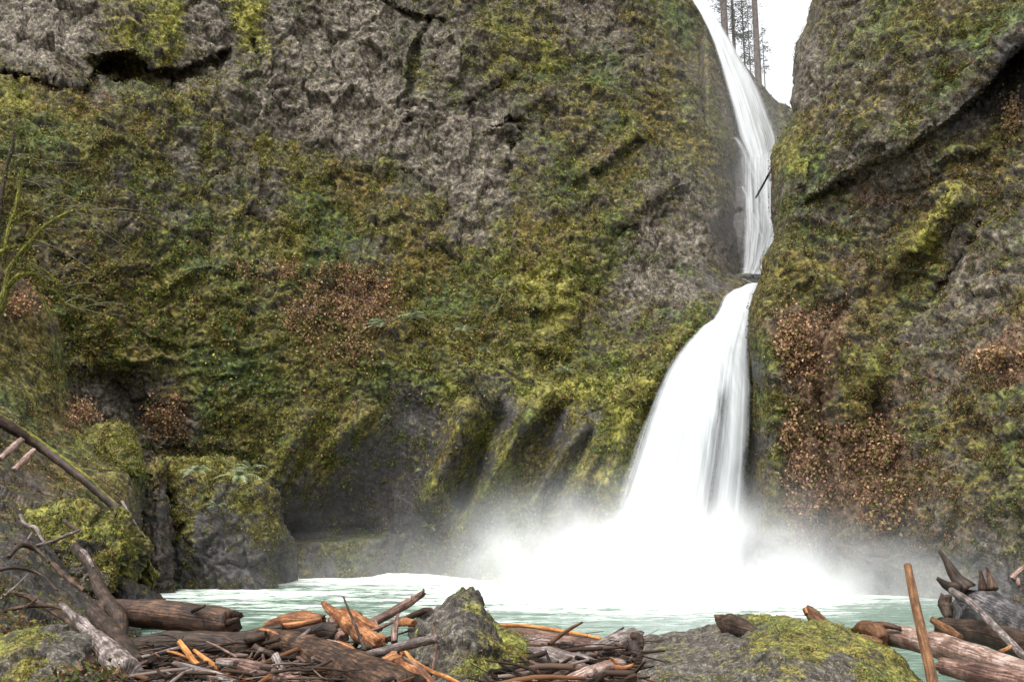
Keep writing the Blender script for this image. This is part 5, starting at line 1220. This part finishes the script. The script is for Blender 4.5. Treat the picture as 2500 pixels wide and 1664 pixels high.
# ------------------------------------------------------------------ ferns
def frond_mesh(rs, L, az, el, base, up):
    """one arching frond of paired leaflets"""
    dirh = np.array([math.cos(az), math.sin(az), 0.0])
    n = 14
    t = np.linspace(0, 1, n)
    x = L * (t * math.cos(el))
    z = L * (t * math.sin(el) - 0.85 * t ** 2 * 0.7)
    C = base + dirh[None] * x[:, None] + np.array([0, 0, 1.0])[None] * z[:, None]
    side = np.array([-dirh[1], dirh[0], 0])
    V, Fq, T = [], [], []
    col = np.array([0.24, 0.28, 0.16]) * rs.uniform(.6, 1.3)
    for i in range(1, n):
        w_ = L * 0.17 * math.sin(math.pi * min(1, t[i] * 0.9 + 0.08)) ** .7
        for s in (-1, 1):
            a = C[i]; tip = C[i] + side * s * w_ + (C[i] - C[i - 1]) * 0.5 - np.array([0, 0, w_ * .35])
            b = C[i - 1] + (C[i] - C[i - 1]) * 0.25
            k = len(V); V += [b, a, tip]; Fq.append((k, k + 1, k + 2)); T += [col * rs.uniform(.75, 1.2)] * 3
    return V, Fq, T
def fern(label, G, px, py, L=1.0, nf=9, seed=0, fronds_as_parts=False, group="sword ferns on the rock"):
    rs = np.random.default_rng(100 + seed)
    p, nrm = surf(G, px, py)
    out = np.array([nrm[0], nrm[1], 0]); 
    if np.linalg.norm(out) < .2: out = np.array([0, -1.0, 0])
    out /= np.linalg.norm(out)
    a0 = math.atan2(out[1], out[0])
    base = p + nrm * 0.12
    root = None
    if fronds_as_parts:
        root = empty("fern", tuple(base)); bpy.context.view_layer.update()
    V, Fq, T = [], [], []
    for i in range(nf):
        v, f, t = frond_mesh(rs, L * rs.uniform(.7, 1.15), a0 + rs.uniform(-1.5, 1.5), rs.uniform(.35, 1.15), base, nrm)
        if root:
            child(new_mesh("frond", v, f, M_LEAF, smooth=False, attrs={"tint": np.array(t)}), root)
        else:
            k = len(V); V += v; T += t; Fq += [tuple(x + k for x in q) for q in f]
    if not root: root = new_mesh("fern", V, Fq, M_LEAF, smooth=False, attrs={"tint": np.array(T)})
    tag(root, label, "fern", group)

fern("pale fern clump right beside the big brown dead shrub", GL, 945, 800, 1.5, 14, 1, True)
fern("pale fern hanging just above right of the fern by the dead shrub", GL, 1010, 775, 1.4, 12, 2, True)
fern("dark hollow fern in the moss left of the two bright moss ridges", GL, 1140, 812, 1.2, 10, 3, True)
fern("small drooping fern below the big brown dead shrub", GL, 935, 890, .9, 8, 4)
fern("small fern in the moss under the dark hollow fern", GL, 1182, 862, .9, 8, 5)
fern("fern tucked in the dark rock left of the lower fall's mossy flank", GL, 1390, 908, 1.1, 9, 6)
fern("little fern on the wet rock low in the middle of the cliff", GL, 945, 1022, .8, 7, 7)
fern("bright little fern on the edge of the lower mossy rib", GL, 1040, 1150, .7, 6, 8)
fern("fern at the foot of the cliff where the mist begins", GL, 1055, 1290, .9, 8, 9)
fern("fern on dark stone right above the start of the lower fall", GL, 1632, 776, 1.0, 8, 10)
fern("fern under the bright moss ridge on the right wall", GR, 2215, 660, .9, 9, 11)
fern("fern high on the right wall below the dark overhang", GR, 2460, 385, .8, 8, 12)
BK_G = None

# ferns on the square block: built on its crest
def block_fern(label, px, py, d, L, nf, seed):
    rs = np.random.default_rng(200 + seed)
    base = unproj(px, py, d)
    root = empty("fern", tuple(base)); bpy.context.view_layer.update()
    for i in range(nf):
        v, f, t = frond_mesh(rs, L * rs.uniform(.7, 1.15), -math.pi / 2 + rs.uniform(-1.7, 1.7), rs.uniform(.3, 1.1), base, np.array([0, -1, 0]))
        child(new_mesh("frond", v, f, M_LEAF, smooth=False, attrs={"tint": np.array(t)}), root)
    tag(root, label, "fern", "sword ferns on the rock")
block_fern("fern spreading across the front of the square mossy block", 480, 1150, 45.3, 1.2, 12, 1)
block_fern("brightest fern on the right shoulder of the square mossy block", 585, 1165, 45.2, 1.3, 14, 2)
block_fern("grassy fern on the top right corner of the square mossy block", 610, 1145, 46.5, 1.1, 10, 3)
block_fern("small fern on the shaded face of the square mossy block", 530, 1235, 44.9, .8, 8, 4)

# ------------------------------------------------------------------ dead-leaved shrubs
def shrub(label, G, cx, cy, rx, ry, n, tone=1.0, yellow=0.0, green=0.0, seed=0):
    n = int(n * 0.95); yellow = yellow + 0.10; green = green + 0.08
    rs = np.random.default_rng(300 + seed)
    p0, n0 = surf(G, cx, cy)
    d0 = p0[1]
    root = empty("dead_leaf_shrub", tuple(p0)); bpy.context.view_layer.update()
    a, b = G["pp"]
    ins = np.argwhere(((a - cx) / rx) ** 2 + ((b - cy) / ry) ** 2 < 1.9)
    e = ((a[ins[:, 0], ins[:, 1]] - cx) / rx) ** 2 + ((b[ins[:, 0], ins[:, 1]] - cy) / ry) ** 2
    clump = fbm(G["P"][ins[:, 0], ins[:, 1]] * 1.6 + seed * 3, 2)
    wgt = ((1.9 - e).clip(0.02) ** 1.5 * (clump + .18).clip(0.004) ** 1.7); wgt /= wgt.sum()
    ii = ins[rs.choice(len(ins), n, p=wgt)]
    P = G["P"][ii[:, 0], ii[:, 1]]; N = G["N"][ii[:, 0], ii[:, 1]]
    P = P + N * (rs.random((n, 1)) ** 1.5 * 0.75 + 0.05) + rs.normal(size=(n, 3)) * 0.08
    c = pal(BRN_PAL, n, rs) * np.array([1.22, 1.22, 1.25]) * tone
    c = np.where(rs.random((n, 1)) < yellow, pal(np.array([[.28, .19, .10], [.34, .24, .12], [.24, .15, .08]]), n, rs), c)
    c = np.where(rs.random((n, 1)) < green, pal(MOSS_PAL, n, rs), c)
    V, Fc, T = leaf_quads(P, N, rs.uniform(.08, .20, n), c, rs, aspect=.75)
    child(new_mesh("leaves", V, Fc, M_LEAF, smooth=False, attrs={"tint": T}), root)
    V_, F_, U_ = [], [], []
    for i in range(14):
        j = rs.integers(0, n)
        W = [p0 + n0 * .05 + rs.normal(size=3) * .2, (p0 + P[j]) / 2 + N[j] * .25, P[j]]
        v, f, u = tube(W, [.02, .015, .006], segs=5, per=4, rough=.1, seed=i)
        k = len(V_); V_ += v; U_ += u; F_ += [tuple(x + k for x in q) for q in f]
    child(new_mesh("stems", V_, F_, W_PURP, uv=np.array(U_)), root)
    tag(root, label, "shrub", "shrubs with dead brown leaves on the rock")
shrub("biggest brown dead-leaved shrub in the middle of the left cliff", GL, 865, 730, 95, 80, 3800, 1.15, .10, .08, 1)
shrub("yellowish dead-leaved shrub left of the biggest brown one", GL, 742, 765, 52, 60, 1500, 1.1, .45, .15, 2)
shrub("sparse tan shrub above left of the biggest brown one", GL, 680, 672, 55, 24, 600, 1.3, .35, .2, 3)
shrub("brown leaved tail of shrub hanging below the biggest brown one", GL, 850, 850, 60, 50, 900, 1.1, .35, .25, 4)
shrub("reddish dead shrub above the square mossy block", GL, 415, 1015, 48, 48, 1300, 1.1, .03, .1, 5)
shrub("tiny tan leaf cluster left on the cliff beside bright green moss", GL, 595, 668, 14, 22, 160, 1.3, .8, 0, 6)
shrub("rusty leaved shrub below the green corner of the right wall", GR, 1975, 850, 55, 70, 2400, 1.1, .05, .1, 7)
shrub("tan leaf column hanging next to the dark green strip by the fall", GR, 1925, 830, 30, 80, 1000, 1.2, .4, .1, 8)
shrub("rusty hanging leaves in the middle of the right wall's leaf column", GR, 1950, 1080, 40, 85, 1700, 1.15, .12, .1, 9)
shrub("brown hanging leaves at the foot of the right wall's leaf column", GR, 1970, 1235, 45, 90, 1800, 1.1, .1, .1, 10)
shrub("dull brown shrub right of the hanging leaf column", GR, 2125, 1095, 85, 50, 2200, 1.0, .08, .12, 11)
shrub("tan dead shrub at the right edge halfway up the wall", GR, 2435, 880, 62, 26, 1100, 1.25, .45, .05, 12)
shrub("pale yellow leaf spray under the dark overhang at the right edge", GR, 2478, 285, 24, 45, 420, 1.4, .9, 0, 13)
shrub("faded brown shrub low on the right wall above the mist", GR, 2170, 1240, 70, 60, 1200, .9, .1, .2, 14)
shrub("pinkish brown dead bracken at the left edge below the mossy tree", GSL, 40, 735, 55, 42, 1100, 1.4, .1, .05, 15)
shrub("reddish fallen bracken in the notch of the left bank", GSL, 195, 1010, 34, 34, 700, 1.3, .03, .05, 16)

# ------------------------------------------------------------------ firs above the fall
def fir(label, px, py, d, r, hgt, crown0, dens, seed, lean=0.0):
    rs = np.random.default_rng(400 + seed)
    base = unproj(px, py, d); base[2] -= 3.0
    root = empty("fir_tree", tuple(base)); bpy.context.view_layer.update()
    top = base + np.array([lean, 0, hgt])
    tube_obj("trunk", [base, (base + top) / 2, top], [r, r * .75, r * .12], W_TRUNK, root, segs=12, per=10, rough=.08, seed=seed)
    Pq, Nq, bv, bf, bu = [], [], [], [], []
    for i in range(dens):
        t = crown0 + (1 - crown0) * rs.random() ** .9
        c = base * (1 - t) + top * t
        L = (1 - t) * hgt * .16 + .5
        if t < crown0 + .06: L *= .6
        az = rs.uniform(0, 2 * math.pi)
        dv = np.array([math.cos(az), math.sin(az), -0.25]) * L * rs.uniform(.6, 1.1)
        v, f, u = tube([c, c + dv * .5 + np.array([0, 0, .06 * L]), c + dv], [.035, .022, .008], segs=4, per=3, rough=.05, seed=i)
        k = len(bv); bv += v; bu += u; bf += [tuple(x + k for x in q) for q in f]
        m = int(7 + 10 * L)
        tt = rs.uniform(.2, 1, m)[:, None]
        Pq.append(c + dv * tt + rs.normal(size=(m, 3)) * np.array([.10, .10, .06]) * (1 + .4 * L) - np.array([0, 0, .1])); Nq.append(np.tile([0, 0, 1.0], (m, 1)))
    if dens:
        Pq = np.concatenate(Pq); Nq = np.concatenate(Nq); n = len(Pq)
        V, Fc, T = leaf_quads(Pq, Nq, rs.uniform(.12, .34, n), pal(np.array([[.05, .07, .04], [.07, .09, .05], [.09, .11, .07]]), n, rs), rs, aspect=.35, spread=.6)
        cr = child(new_mesh("crown", V, Fc, M_LEAF, smooth=False, attrs={"tint": T}), root)
        child(new_mesh("branches", bv, bf, W_TRUNK, uv=np.array(bu)), root)
    tag(root, label, "tree", "firs on the rim above the upper fall")
fir("thinnest fir trunk close to the left cliff edge above the fall", 1688, 30, 88, .20, 30, .55, 60, 1)
fir("thin fir trunk second from the left cliff edge above the fall", 1720, 48, 92, .22, 32, .5, 70, 2)
fir("thick bare fir trunk third from the left above the fall", 1770, 92, 86, .34, 36, .55, 80, 3)
fir("leafy dark fir just right of the first thick trunk", 1792, 108, 90, .17, 20, .17, 110, 4)
fir("tallest straight fir trunk at the right, reaching lowest in the gap", 1852, 200, 84, .30, 36, .52, 80, 5)
fir("slender sparse young fir between the two thick trunks", 1818, 150, 95, .10, 15, .12, 45, 6)
fir("wispy small fir left of the tallest trunk", 1832, 175, 94, .07, 11, .1, 30, 8)
fir("faint thin sapling right of the tallest trunk in the bright gap", 1868, 215, 98, .07, 10, .5, 20, 7)
